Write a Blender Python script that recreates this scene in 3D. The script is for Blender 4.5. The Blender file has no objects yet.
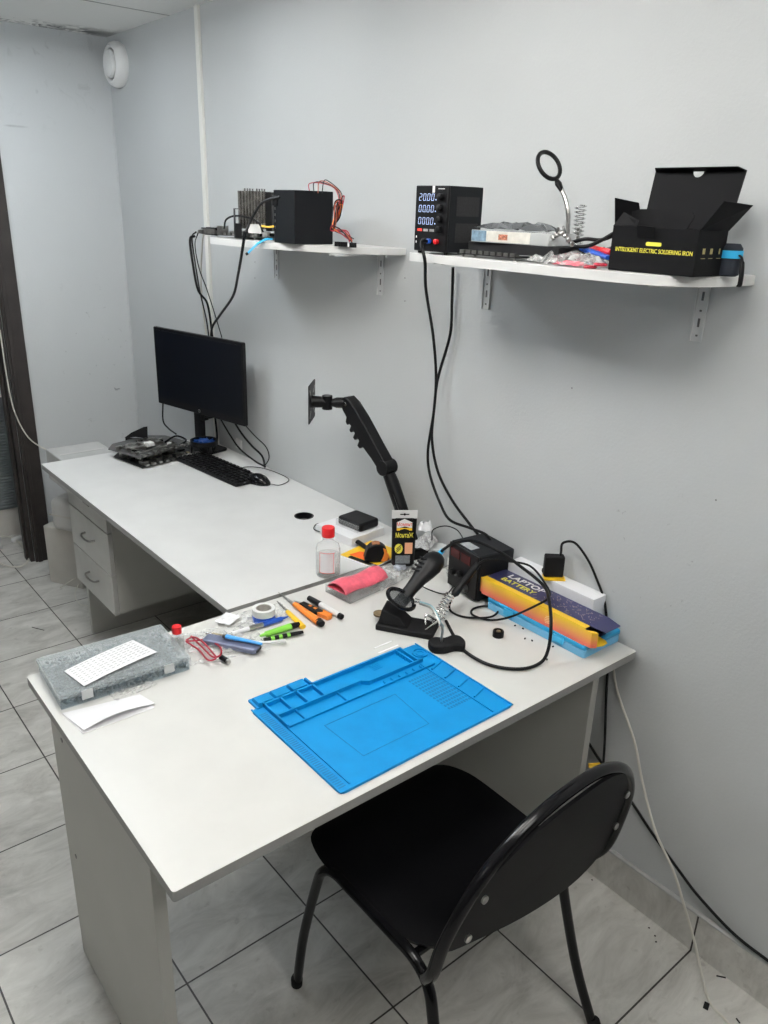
import bpy, math, random
from mathutils import Vector, Matrix
random.seed(7)
PI = math.pi
scene = bpy.context.scene
COL = scene.collection

# ------------------------------------------------------------------ camera
CX, CZ, YAW, PITCH, ROLL, FPX = -1.618, 1.7671, 0.6967, 0.3670, 0.0332, 791.43
_f = Vector((math.sin(YAW)*math.cos(PITCH), math.cos(YAW)*math.cos(PITCH), -math.sin(PITCH)))
_r = Vector((math.cos(YAW), -math.sin(YAW), 0)); _u = _r.cross(_f)
_R = _r*math.cos(ROLL)+_u*math.sin(ROLL); _U = -_r*math.sin(ROLL)+_u*math.cos(ROLL)
CAM = Vector((CX, 0, CZ))
cd = bpy.data.cameras.new('camera'); cam = bpy.data.objects.new('camera', cd); COL.objects.link(cam)
cd.sensor_fit = 'HORIZONTAL'; cd.sensor_width = 36; cd.lens = FPX/768*36; cd.clip_start = .02
cam.matrix_world = Matrix(((_R.x, _U.x, -_f.x, CAM.x), (_R.y, _U.y, -_f.y, CAM.y), (_R.z, _U.z, -_f.z, CAM.z), (0, 0, 0, 1)))
scene.camera = cam

def at(px, py, z=None, x=None, y=None):
    "a point read off the photograph on a horizontal (z), wall-parallel (x) or cross (y) plane"
    d = _f+(px-384)/FPX*_R-(py-512)/FPX*_U
    if z is not None: t = (z-CAM.z)/d.z
    elif x is not None: t = (x-CAM.x)/d.x
    else: t = (y-CAM.y)/d.y
    return CAM+t*d

# ------------------------------------------------------------------ world, exposure
w = bpy.data.worlds.new('world'); scene.world = w; w.use_nodes = True
w.node_tree.nodes['Background'].inputs[0].default_value = (.85, .92, 1, 1)
w.node_tree.nodes['Background'].inputs[1].default_value = .03
scene.view_settings.view_transform = 'Standard'; scene.view_settings.look = 'None'
scene.view_settings.exposure = 0.0; scene.view_settings.gamma = 1; scene.view_settings.use_curve_mapping = False
TUBE_POWER = 39.5
LUMINAIRES = [(-.98, .72, .12, 'lamp'), (-.98, 1.90, .12, 'lamp'), (-1.0, 3.00, .12, 'lampc'), (-.98, -.50, .25, 'lamp'), (-3.1, 1.1, .14, 'lampd')]
H = 2.449; YF = 4.006; XL = -4.6; YB = -3.6; ZD = .75; ZE = .7576

# ------------------------------------------------------------------ materials
def mat(name, col, rough=.5, metal=0, noise=0, nscale=20, bump=0, bscale=80, spec=.5, emis=None, estr=0, trans=0, coat=0, col2=None, lo=.35, hi=.65):
    m = bpy.data.materials.new(name); m.use_nodes = True; nt = m.node_tree; b = nt.nodes['Principled BSDF']
    c = (*col, 1); b.inputs['Base Color'].default_value = c
    b.inputs['Roughness'].default_value = rough; b.inputs['Metallic'].default_value = metal
    b.inputs['Specular IOR Level'].default_value = spec; b.inputs['Coat Weight'].default_value = coat
    b.inputs['Transmission Weight'].default_value = trans
    if emis: b.inputs['Emission Color'].default_value = (*emis, 1); b.inputs['Emission Strength'].default_value = estr
    tc = nt.nodes.new('ShaderNodeTexCoord')
    if noise or col2:
        n = nt.nodes.new('ShaderNodeTexNoise'); n.inputs['Scale'].default_value = nscale; n.inputs['Detail'].default_value = 6
        r = nt.nodes.new('ShaderNodeValToRGB'); nt.links.new(tc.outputs['Object'], n.inputs['Vector'])
        r.color_ramp.elements[0].position = lo; r.color_ramp.elements[1].position = hi
        r.color_ramp.elements[0].color = (*(col2 if col2 else [k*(1-noise) for k in col]), 1); r.color_ramp.elements[1].color = c
        nt.links.new(n.outputs['Fac'], r.inputs['Fac']); nt.links.new(r.outputs['Color'], b.inputs['Base Color'])
    if bump:
        n = nt.nodes.new('ShaderNodeTexNoise'); n.inputs['Scale'].default_value = bscale; n.inputs['Detail'].default_value = 4
        bp = nt.nodes.new('ShaderNodeBump'); bp.inputs['Strength'].default_value = bump; bp.inputs['Distance'].default_value = .002
        nt.links.new(tc.outputs['Object'], n.inputs['Vector']); nt.links.new(n.outputs['Fac'], bp.inputs['Height']); nt.links.new(bp.outputs['Normal'], b.inputs['Normal'])
    return m

def clear(name, tint=(1, 1, 1), alpha=.25, rough=.08, body=(.8, .85, .88), bump=0, bscale=60, ior=1.4):
    "clear plastic film: part see-through, part pale gloss"
    m = bpy.data.materials.new(name); m.use_nodes = True; nt = m.node_tree
    out = nt.nodes['Material Output']; b = nt.nodes['Principled BSDF']
    b.inputs['Base Color'].default_value = (*body, 1); b.inputs['Roughness'].default_value = rough
    t = nt.nodes.new('ShaderNodeBsdfTransparent'); t.inputs[0].default_value = (*tint, 1)
    mx = nt.nodes.new('ShaderNodeMixShader'); fr = nt.nodes.new('ShaderNodeFresnel'); fr.inputs[0].default_value = ior
    ad = nt.nodes.new('ShaderNodeMath'); ad.operation = 'ADD'; ad.use_clamp = True; ad.inputs[1].default_value = alpha
    ge = nt.nodes.new('ShaderNodeNewGeometry'); fb = nt.nodes.new('ShaderNodeMath'); fb.operation = 'SUBTRACT'; fb.inputs[0].default_value = 1; nt.links.new(ge.outputs['Backfacing'], fb.inputs[1])
    mb_ = nt.nodes.new('ShaderNodeMath'); mb_.operation = 'MULTIPLY'; nt.links.new(fr.outputs[0], mb_.inputs[0]); nt.links.new(fb.outputs[0], mb_.inputs[1])
    nt.links.new(mb_.outputs[0], ad.inputs[0]); nt.links.new(ad.outputs[0], mx.inputs[0])
    nt.links.new(t.outputs[0], mx.inputs[1]); nt.links.new(b.outputs[0], mx.inputs[2]); nt.links.new(mx.outputs[0], out.inputs[0])
    if bump:
        tc = nt.nodes.new('ShaderNodeTexCoord'); n = nt.nodes.new('ShaderNodeTexNoise'); n.inputs['Scale'].default_value = bscale
        bp = nt.nodes.new('ShaderNodeBump'); bp.inputs['Strength'].default_value = bump; bp.inputs['Distance'].default_value = .01
        nt.links.new(tc.outputs['Object'], n.inputs['Vector']); nt.links.new(n.outputs['Fac'], bp.inputs['Height'])
        nt.links.new(bp.outputs['Normal'], b.inputs['Normal'])
        rp = nt.nodes.new('ShaderNodeValToRGB'); rp.color_ramp.elements[0].position = .5; rp.color_ramp.elements[1].position = .62
        rp.color_ramp.elements[0].color = (0, 0, 0, 1); rp.color_ramp.elements[1].color = (.30, .30, .30, 1)
        a2 = nt.nodes.new('ShaderNodeMath'); a2.operation = 'ADD'; a2.use_clamp = True
        nt.links.new(n.outputs['Fac'], rp.inputs[0]); nt.links.new(rp.outputs[0], a2.inputs[1]); nt.links.new(ad.outputs[0], a2.inputs[0]); nt.links.new(a2.outputs[0], mx.inputs[0])
    return m

TSX, TSY, TX0, TY0 = .3555, .3531, .3624, 1.6875
def tile_mat(name, vertical=False):
    m = bpy.data.materials.new(name); m.use_nodes = True; nt = m.node_tree; b = nt.nodes['Principled BSDF']
    N = nt.nodes.new; L = nt.links.new
    ge = N('ShaderNodeNewGeometry'); sp = N('ShaderNodeSeparateXYZ'); L(ge.outputs['Position'], sp.inputs[0])
    def mth(op, a, c, cl=False):
        n = N('ShaderNodeMath'); n.operation = op; n.use_clamp = cl
        for i, k in enumerate((a, c)):
            if k is None: continue
            if isinstance(k, (int, float)): n.inputs[i].default_value = k
            else: L(k, n.inputs[i])
        return n.outputs[0]
    def grout(coord, off, size, wid):
        q = mth('DIVIDE', mth('SUBTRACT', coord, off), size); fr = mth('FRACT', q, None)
        d = mth('MINIMUM', fr, mth('SUBTRACT', 1.0, fr)); return mth('LESS_THAN', d, wid/size/2), mth('FLOOR', q, None)
    gy, iy = grout(sp.outputs['Y'], TY0, TSY, .0045)
    gx, ix = grout(sp.outputs['X'], -TX0, TSX, .0045)
    g = gy if vertical else mth('MAXIMUM', gx, gy)
    idn = N('ShaderNodeCombineXYZ'); L(mth('MULTIPLY', ix, 3.71), idn.inputs[0]); L(mth('MULTIPLY', iy, 5.13), idn.inputs[1])
    va = N('ShaderNodeVectorMath'); va.operation = 'ADD'; L(ge.outputs['Position'], va.inputs[0]); L(idn.outputs[0], va.inputs[1])
    mp = N('ShaderNodeMapping'); mp.inputs['Scale'].default_value = (1, 2.2, 1); L(va.outputs[0], mp.inputs[0])
    n1 = N('ShaderNodeTexNoise'); n1.inputs['Scale'].default_value = 5; n1.inputs['Detail'].default_value = 9; n1.inputs['Roughness'].default_value = .68; n1.inputs['Distortion'].default_value = .8
    L(mp.outputs[0], n1.inputs['Vector'])
    r = N('ShaderNodeValToRGB'); e = r.color_ramp.elements
    e[0].position = .3; e[0].color = (.37, .36, .335, 1); e[1].position = .68; e[1].color = (.66, .65, .615, 1)
    x = r.color_ramp.elements.new(.5); x.color = (.53, .52, .49, 1)
    L(n1.outputs['Fac'], r.inputs[0])
    n2 = N('ShaderNodeTexNoise'); n2.inputs['Scale'].default_value = 30; n2.inputs['Detail'].default_value = 3; L(ge.outputs['Position'], n2.inputs['Vector'])
    r2 = N('ShaderNodeValToRGB'); r2.color_ramp.elements[0].position = .28; r2.color_ramp.elements[1].position = .36
    r2.color_ramp.elements[0].color = (.45, .43, .4, 1); r2.color_ramp.elements[1].color = (1, 1, 1, 1); L(n2.outputs['Fac'], r2.inputs[0])
    mu = N('ShaderNodeMix'); mu.data_type = 'RGBA'; mu.blend_type = 'MULTIPLY'; mu.inputs[0].default_value = .3
    L(r.outputs[0], mu.inputs[6]); L(r2.outputs[0], mu.inputs[7])
    mx = N('ShaderNodeMix'); mx.data_type = 'RGBA'; L(g, mx.inputs[0]); L(mu.outputs[2], mx.inputs[6]); mx.inputs[7].default_value = (.035, .03, .027, 1)
    L(mx.outputs[2], b.inputs['Base Color']); b.inputs['Roughness'].default_value = .42
    bp = N('ShaderNodeBump'); bp.inputs['Strength'].default_value = .5; bp.inputs['Distance'].default_value = .002
    L(mth('SUBTRACT', 1.0, g), bp.inputs['Height']); L(bp.outputs[0], b.inputs['Normal'])
    return m

def wall_mat(name, stains):
    "pale painted wallpaper, a little grime and, near the far corner, black mould streaks"
    m = bpy.data.materials.new(name); m.use_nodes = True; nt = m.node_tree; b = nt.nodes['Principled BSDF']; N = nt.nodes.new; L = nt.links.new
    ge = N('ShaderNodeNewGeometry')
    n = N('ShaderNodeTexNoise'); n.inputs['Scale'].default_value = 1.3; n.inputs['Detail'].default_value = 5; L(ge.outputs['Position'], n.inputs['Vector'])
    r = N('ShaderNodeValToRGB'); e = r.color_ramp.elements; e[0].position = .3; e[1].position = .7
    e[0].color = (.495, .512, .518, 1); e[1].color = (.525, .540, .545, 1); L(n.outputs['Fac'], r.inputs[0])
    last = r.outputs[0]
    for (c, rad, sc, lo, hi, scale) in stains:
        d = N('ShaderNodeVectorMath'); d.operation = 'SUBTRACT'; L(ge.outputs['Position'], d.inputs[0]); d.inputs[1].default_value = c
        s = N('ShaderNodeVectorMath'); s.operation = 'MULTIPLY'; L(d.outputs[0], s.inputs[0]); s.inputs[1].default_value = scale
        ln = N('ShaderNodeVectorMath'); ln.operation = 'LENGTH'; L(s.outputs[0], ln.inputs[0])
        mr = N('ShaderNodeMapRange'); L(ln.outputs['Value'], mr.inputs[0]); mr.inputs[1].default_value = 0; mr.inputs[2].default_value = rad; mr.inputs[3].default_value = 1; mr.inputs[4].default_value = 0
        nn = N('ShaderNodeTexNoise'); nn.inputs['Scale'].default_value = sc; nn.inputs['Detail'].default_value = 8; nn.inputs['Distortion'].default_value = 1.2; L(ge.outputs['Position'], nn.inputs['Vector'])
        rr = N('ShaderNodeMapRange'); L(nn.outputs['Fac'], rr.inputs[0]); rr.inputs[1].default_value = lo; rr.inputs[2].default_value = hi
        mu = N('ShaderNodeMath'); mu.operation = 'MULTIPLY'; mu.use_clamp = True; L(mr.outputs[0], mu.inputs[0]); L(rr.outputs[0], mu.inputs[1])
        mx = N('ShaderNodeMix'); mx.data_type = 'RGBA'; L(mu.outputs[0], mx.inputs[0]); L(last, mx.inputs[6]); mx.inputs[7].default_value = (.10, .105, .11, 1); last = mx.outputs[2]
    L(last, b.inputs['Base Color']); b.inputs['Roughness'].default_value = .75
    n3 = N('ShaderNodeTexNoise'); n3.inputs['Scale'].default_value = 130; n3.inputs['Detail'].default_value = 3; L(ge.outputs['Position'], n3.inputs['Vector'])
    bp = N('ShaderNodeBump'); bp.inputs['Strength'].default_value = .22; bp.inputs['Distance'].default_value = .003; L(n3.outputs['Fac'], bp.inputs['Height']); L(bp.outputs[0], b.inputs['Normal'])
    return m

M = {}
M['wall'] = wall_mat('wall paint', [((0, .93, 1.0), .25, 60, .68, .78, (1, 1, 1))])
M['wallf'] = wall_mat('far wall paint', [((-.30, 4.0, 2.32), .42, 13, .60, .95, (1, 1, 1.4)), ((-.44, 4.0, 2.05), .06, 5, .3, .8, (1, 1, 9)), ((-.05, 4.0, 1.0), .5, 30, .66, .75, (1, 1, 1))])
M['ceil'] = wall_mat('ceiling board', [((-.11, 3.95, 2.449), .22, 14, .38, .5, (1, 1.6, 1)), ((-.3, 3.96, 2.449), .25, 20, .5, .6, (1, 2, 1))])
M['ceil'].node_tree.nodes['Color Ramp'].color_ramp.elements[0].color = (.86, .86, .84, 1)
M['ceil'].node_tree.nodes['Color Ramp'].color_ramp.elements[1].color = (.88, .88, .86, 1)
M['wallb'] = mat('dark grey to cut bounce', (.20, .20, .20), .8)  # unseen left and back walls, coloured dark to cut bounced light
M['tile'] = tile_mat('grey marbled floor tile'); M['skirt'] = tile_mat('grey tile skirting', True)
M['mortar'] = mat('pale mortar', (.5, .5, .49), .9, noise=.2)
M['desk'] = mat('warm white laminate', (.66, .655, .63), .33, noise=.05, nscale=9)
M['deskE'] = mat('white laminate', (.69, .69, .68), .36, noise=.05, nscale=9)
M['edge'] = mat('grey edge band', (.30, .30, .29), .5)
M['panel'] = mat('grey laminate panel', (.50, .50, .47), .5, noise=.04, nscale=6)
M['drawer'] = mat('pale grey laminate', (.50, .50, .48), .45, noise=.05)
M['shelf'] = mat('white shelf laminate', (.80, .80, .79), .35)
M['shelfedge'] = mat('white shelf edge', (.70, .70, .69), .45)
M['white'] = mat('white plastic', (.78, .78, .77), .4)
M['whitemetal'] = mat('white painted steel', (.62, .63, .63), .35, metal=.1)
M['black'] = mat('black plastic', (.006, .006, .007), .42, noise=.2, spec=.22)
M['blackg'] = mat('glossy black', (.005, .005, .006), .14, spec=.28)
M['blackm'] = mat('matte black', (.008, .008, .009), .7, spec=.25)
M['blackcase'] = mat('black painted steel', (.008, .009, .011), .5, spec=.18, bump=.1, bscale=200)
M['screen'] = mat('dark screen glass', (.002, .003, .006), .3, spec=.2)
M['cable'] = mat('black rubber', (.006, .006, .007), .45, spec=.2)
M['seat'] = mat('black moulded plastic', (.004, .004, .005), .5, bump=.1, bscale=300, spec=.1)
M['chrome'] = mat('chrome', (.6, .6, .6), .18, metal=1)
M['steel'] = mat('dull steel', (.50, .49, .47), .28, metal=1, noise=.3, nscale=60)
M['steeld'] = mat('dark steel', (.16, .16, .16), .35, metal=.8)
M['brown'] = mat('dark brown door wood', (.030, .024, .022), .5, noise=.35, nscale=14)
M['blue'] = mat('blue silicone', (.0, .235, .56), .5, noise=.16, nscale=14, col2=(.0, .205, .50), lo=.3, hi=.6, spec=.3)
M['blued'] = mat('blue silicone recess', (.0, .15, .36), .6)
M['red'] = mat('red plastic', (.70, .015, .02), .35)
M['redc'] = mat('red cable', (.36, .01, .03), .4)
M['yellow'] = mat('yellow plastic', (.85, .52, .02), .4)
M['orange'] = mat('orange plastic', (.80, .22, .02), .4)
M['oranger'] = mat('orange print', (.85, .12, .01), .5)
M['green'] = mat('lime plastic', (.22, .60, .06), .4)
M['bluep'] = mat('blue plastic', (.015, .09, .50), .35)
M['bluel'] = mat('light blue plastic', (.04, .30, .75), .3)
M['cyan'] = mat('cyan strap', (.03, .42, .75), .4)
M['slate'] = mat('slate blue metal', (.16, .18, .27), .3, metal=.4)
M['navy'] = mat('navy card', (.03, .03, .10), .4, coat=.3)
M['paper'] = mat('white paper', (.80, .80, .82), .8)
M['paperg'] = mat('printed paper', (.62, .62, .62), .7, noise=.45, nscale=220)
M['pink'] = mat('pink bubble film', (.86, .14, .20), .35, noise=.25, nscale=40, bump=.6, bscale=160)
M['clear'] = clear('clear plastic', alpha=.07, body=(.9, .92, .92))
M['clearbox'] = clear('cloudy clear plastic', alpha=.07, body=(.66, .72, .74), tint=(.93, .96, .98))
M['lidclear'] = clear('clear lid plastic', alpha=.17, body=(.74, .80, .82), rough=.15)
M['trayclear'] = clear('clear tray plastic', alpha=.16, body=(.86, .86, .87), rough=.15)
M['darkglass'] = clear('dark reflecting lens', alpha=.45, body=(.05, .055, .06), rough=.04)
M['film'] = clear('clear plastic film', alpha=.05, body=(.80, .81, .80), rough=.22, bump=.35, bscale=45)
M['liquid'] = clear('clear liquid', alpha=.08, body=(.78, .78, .76), tint=(.97, .97, .96))
M['frost'] = clear('frosted plastic', alpha=.5, body=(.78, .80, .80))
M['glass'] = clear('lens glass', alpha=.03, body=(.35, .35, .35), ior=1.15)
M['pcb'] = mat('dark circuit board', (.012, .015, .014), .4, noise=.5, nscale=90)
M['pcbg'] = mat('greenish circuit board', (.035, .05, .045), .4, noise=.5, nscale=80)
M['tan'] = mat('tan plastic', (.30, .26, .17), .5)
M['greybag'] = mat('dark silver antistatic film', (.17, .18, .19), .22, metal=.6, bump=.8, bscale=30)
M['carton'] = mat('off-white cardboard', (.52, .50, .46), .8, noise=.12, nscale=7)
M['cartonw'] = mat('grey-white cardboard', (.50, .50, .49), .8, noise=.12, nscale=7)
M['wrap'] = mat('crumpled white film', (.48, .475, .46), .35, bump=1, bscale=25)
M['greycable'] = mat('white cable', (.60, .58, .52), .5)
M['cork'] = mat('brass sponge', (.20, .14, .07), .6, noise=.4, nscale=120)
M['ledblue'] = mat('blue-white display digit', (.5, .6, .9), .4, emis=(.45, .62, 1), estr=.42)
M['reddim'] = mat('dark red display window', (.07, .012, .012), .15)
M['ytext'] = mat('yellow print', (.80, .72, .08), .5)
M['wtext'] = mat('white print', (.8, .8, .8), .5)
M['rtext'] = mat('red print', (.75, .03, .02), .5)
M['bltext'] = mat('blue print', (.10, .2, .5), .5)
M['gtext'] = mat('grey print', (.25, .25, .25), .6)
M['ribbed'] = mat('grey-blue ribbed steel', (.16, .18, .19), .4, metal=.3)
M['lamp'] = mat('light tube', (1, 1, 1), .5, emis=(1, .985, .945), estr=TUBE_POWER)
M['lampd'] = mat('dimmer light tube', (1, 1, 1), .5, emis=(1, .985, .945), estr=TUBE_POWER*.75)
M['lampc'] = mat('cool light tube', (1, 1, 1), .5, emis=(.86, .94, 1), estr=TUBE_POWER)
M['components'] = mat('small dark blue-grey components', (.14, .19, .22), .35, noise=.6, nscale=150)

# blue case: gradient-free pale side ; laptop-battery carton: yellow shading into pink is printed on the card
def ramp_mat(name, axis, a, c0, b_, c1, rough=.35):
    m = bpy.data.materials.new(name); m.use_nodes = True; nt = m.node_tree; b = nt.nodes['Principled BSDF']
    tc = nt.nodes.new('ShaderNodeNewGeometry'); sp = nt.nodes.new('ShaderNodeSeparateXYZ'); nt.links.new(tc.outputs['Position'], sp.inputs[0])
    mr = nt.nodes.new('ShaderNodeMapRange'); nt.links.new(sp.outputs[axis], mr.inputs[0]); mr.inputs[1].default_value = a; mr.inputs[2].default_value = b_
    r = nt.nodes.new('ShaderNodeValToRGB'); r.color_ramp.elements[0].color = (*c0, 1); r.color_ramp.elements[1].color = (*c1, 1)
    nt.links.new(mr.outputs[0], r.inputs[0]); nt.links.new(r.outputs[0], b.inputs['Base Color']); b.inputs['Roughness'].default_value = rough; b.inputs['Coat Weight'].default_value = .3
    return m
M['carton_y'] = ramp_mat('yellow to coral printed card', 2, .79, (.85, .17, .12), .83, (.92, .60, .02))

# ------------------------------------------------------------------ mesh builder
class B:
    def __init__(s, mx=None): s.v = []; s.f = []; s.M = mx or Matrix()
    def add(s, vs, fs):
        o = len(s.v); s.v += [s.M @ Vector(p) for p in vs]; s.f += [[o+i for i in f] for f in fs]; return s
    def box(s, x0, x1, y0, y1, z0, z1):
        return s.add([(x, y, z) for z in (z0, z1) for x, y in ((x0, y0), (x1, y0), (x1, y1), (x0, y1))],
                     [(3, 2, 1, 0), (4, 5, 6, 7), (0, 1, 5, 4), (1, 2, 6, 5), (2, 3, 7, 6), (3, 0, 4, 7)])
    def cbox(s, c, d, rz=0, rot=None):
        m = s.M; s.M = m @ Matrix.Translation(c) @ (rot if rot is not None else Matrix.Rotation(rz, 4, 'Z'))
        s.box(-d[0]/2, d[0]/2, -d[1]/2, d[1]/2, -d[2]/2, d[2]/2); s.M = m; return s
    def prism(s, poly, z0, z1, top=None):
        n = len(poly); t = top or poly
        return s.add([(x, y, z0) for x, y in poly]+[(x, y, z1) for x, y in t],
                     [list(range(n))[::-1], list(range(n, 2*n))]+[(i, (i+1) % n, n+(i+1) % n, n+i) for i in range(n)])
    def cyl(s, p, q, r, r2=None, n=16):
        return s.tube([p, q], [r, r if r2 is None else r2], n)
    def tube(s, pts, r, n=8, closed=False, sq=None):
        pts = [Vector(p) for p in pts]; k = len(pts); rr = r if isinstance(r, (list, tuple)) else [r]*k
        vs = []; fs = []; prev = None
        for i, p in enumerate(pts):
            a = pts[(i-1) % k] if (closed or i > 0) else p; c = pts[(i+1) % k] if (closed or i < k-1) else p
            t = (c-a).normalized()
            if prev is None:
                up = Vector((0, 0, 1)) if abs(t.z) < .9 else Vector((1, 0, 0)); x = t.cross(up).normalized()
            else: x = (prev-t*prev.dot(t)).normalized()
            prev = x; y = t.cross(x)
            for j in range(n):
                g = 2*PI*j/n; vs.append(p+x*math.cos(g)*rr[i]+y*math.sin(g)*rr[i]*(sq or 1))
        m = k if closed else k-1
        for i in range(m):
            for j in range(n):
                a = i*n+j; b_ = i*n+(j+1) % n; c = ((i+1) % k)*n+(j+1) % n; d = ((i+1) % k)*n+j; fs.append((a, d, c, b_))
        if not closed: fs += [list(range(n)), list(range((k-1)*n, k*n))[::-1]]
        return s.add(vs, fs)
    def lathe(s, prof, c=(0, 0, 0), n=24, rot=None):
        m = s.M; s.M = m @ Matrix.Translation(c) @ (rot if rot is not None else Matrix())
        k = len(prof); vs = [(r*math.cos(2*PI*j/n), r*math.sin(2*PI*j/n), z) for r, z in prof for j in range(n)]
        fs = [(i*n+j, i*n+(j+1) % n, (i+1)*n+(j+1) % n, (i+1)*n+j) for i in range(k-1) for j in range(n)]
        op = prof[0] != prof[-1]
        if op and prof[0][0] > 1e-5: fs.append(list(range(n))[::-1])
        if op and prof[-1][0] > 1e-5: fs.append(list(range((k-1)*n, k*n)))
        s.add(vs, fs); s.M = m; return s
    def sheet(s, fn, nu, nv, th=.001):
        "thin sheet fn(u,v)->xyz given thickness th downward"
        g = [Vector(fn(i/nu, j/nv)) for j in range(nv+1) for i in range(nu+1)]; n = len(g); wd = nu+1
        vs = g+[p-Vector((0, 0, th)) for p in g]; fs = []
        for j in range(nv):
            for i in range(nu):
                a = j*wd+i; fs += [(a, a+1, a+wd+1, a+wd), (n+a+wd, n+a+wd+1, n+a+1, n+a)]
        for i in range(nu):
            a = i; fs.append((n+a, n+a+1, a+1, a)); a = nv*wd+i; fs.append((a, a+1, n+a+1, n+a))
        for j in range(nv):
            a = j*wd; fs.append((a, a+wd, n+a+wd, n+a)); a = j*wd+nu; fs.append((n+a, n+a+wd, a+wd, a))
        return s.add(vs, fs)
    def build(s, name, m, parent=None, bevel=0, seg=2, ang=35, sub=0):
        me = bpy.data.meshes.new(name); me.from_pydata([tuple(v) for v in s.v], [], s.f); me.update()
        import bmesh
        bm = bmesh.new(); bm.from_mesh(me); bmesh.ops.recalc_face_normals(bm, faces=bm.faces); bm.to_mesh(me); bm.free()
        me.polygons.foreach_set('use_smooth', [True]*len(me.polygons)); me.set_sharp_from_angle(angle=math.radians(ang))
        me.materials.append(M[m] if isinstance(m, str) else m)
        o = bpy.data.objects.new(name, me); COL.objects.link(o); o.parent = parent
        if bevel:
            b = o.modifiers.new('bevel', 'BEVEL'); b.width = bevel; b.segments = seg; b.limit_method = 'ANGLE'; b.angle_limit = math.radians(40); b.harden_normals = False
        if sub:
            b = o.modifiers.new('sub', 'SUBSURF'); b.levels = b.render_levels = sub
        return o

def tag(o, label=None, cat=None, group=None, kind=None):
    if label: o['label'] = label
    if cat: o['category'] = cat
    if group: o['group'] = group
    if kind: o['kind'] = kind
    return o
ROOTS = []
def thing(name, label, cat, group=None):
    o = bpy.data.objects.new(name, None); COL.objects.link(o); o.empty_display_size = .05; ROOTS.append(o); return tag(o, label, cat, group)
def struct(name, b, m, **k):
    return tag(b.build(name, m, **k), kind='structure')
def single(name, b, m, label, cat, group=None, **k):
    o = b.build(name, m, **k); ROOTS.append(o); return tag(o, label, cat, group)
def settle():
    bpy.context.view_layer.update(); done = set()
    for r in ROOTS:
        fam = [r]+list(r.children_recursive)
        pts = [v.co for o in fam if o.type == 'MESH' for v in o.data.vertices] if all(o.matrix_local == Matrix() for o in fam) else None
        if not pts: continue
        lo = [min(p[i] for p in pts) for i in range(3)]; hi = [max(p[i] for p in pts) for i in range(3)]
        L = Vector(((lo[0]+hi[0])/2, (lo[1]+hi[1])/2, lo[2]))
        for o in fam:
            if o.type == 'MESH' and o.data.name not in done: done.add(o.data.name); o.data.transform(Matrix.Translation(-L))
        r.location = L
def label_part(o, s): o['label'] = s; return o

def cr(pts, n=8, closed=False):
    "smooth curve through the points"
    P = [Vector(p) for p in pts]; k = len(P); out = []
    for i in range(k if closed else k-1):
        if closed: a, b, c, d = P[(i-1) % k], P[i], P[(i+1) % k], P[(i+2) % k]
        else: b, c = P[i], P[i+1]; a = P[i-1] if i else b*2-c; d = P[i+2] if i+2 < k else c*2-b
        for j in range(n):
            t = j/n; out.append(.5*((2*b)+(c-a)*t+(2*a-5*b+4*c-d)*t*t+(3*b-a-3*c+d)*t**3))
    if not closed: out.append(P[-1])
    return out
def rrect(x0, x1, y0, y1, r, n=5):
    out = []
    for cx, cy, a in ((x1-r, y0+r, -PI/2), (x1-r, y1-r, 0), (x0+r, y1-r, PI/2), (x0+r, y0+r, PI)):
        out += [(cx+r*math.cos(a+PI/2*i/n), cy+r*math.sin(a+PI/2*i/n)) for i in range(n+1)]
    return out
def frame(p, rz=0): return Matrix.Translation(p) @ Matrix.Rotation(rz, 4, 'Z')
def basis(o, x, y, z):
    x, y, z = Vector(x), Vector(y), Vector(z)
    return Matrix(((x.x, y.x, z.x, o[0]), (x.y, y.y, z.y, o[1]), (x.z, y.z, z.z, o[2]), (0, 0, 0, 1)))
def look(o, zdir, up=(0, 0, 1)):
    z = Vector(zdir).normalized(); x = Vector(up).cross(z).normalized(); return basis(o, x, z.cross(x), z)
def text(s, m, parent, mx, size, name='lettering', depth=.0004, bold=0, sx=1, shear=0):
    "raised lettering in the local xy plane of mx, centred"
    c = bpy.data.curves.new('t', 'FONT'); c.body = s; c.size = size; c.align_x = 'CENTER'; c.align_y = 'CENTER'; c.extrude = depth; c.offset = bold; c.shear = shear
    c.resolution_u = 3
    o = bpy.data.objects.new('t', c); COL.objects.link(o); bpy.context.view_layer.update()
    me = bpy.data.meshes.new_from_object(o.evaluated_get(bpy.context.evaluated_depsgraph_get())); bpy.data.objects.remove(o)
    me.name = name; me.transform(mx @ Matrix.Diagonal((sx, 1, 1, 1))); me.materials.clear(); me.materials.append(M[m])
    ob = bpy.data.objects.new(name, me); COL.objects.link(ob); ob.parent = parent; return ob
SEG = {'0': 'abcdef', '1': 'bc', '2': 'abged', '3': 'abgcd', '4': 'fgbc', '5': 'afgcd', '6': 'afgedc', '7': 'abc', '8': 'abcdefg', '9': 'abcdfg'}
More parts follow.
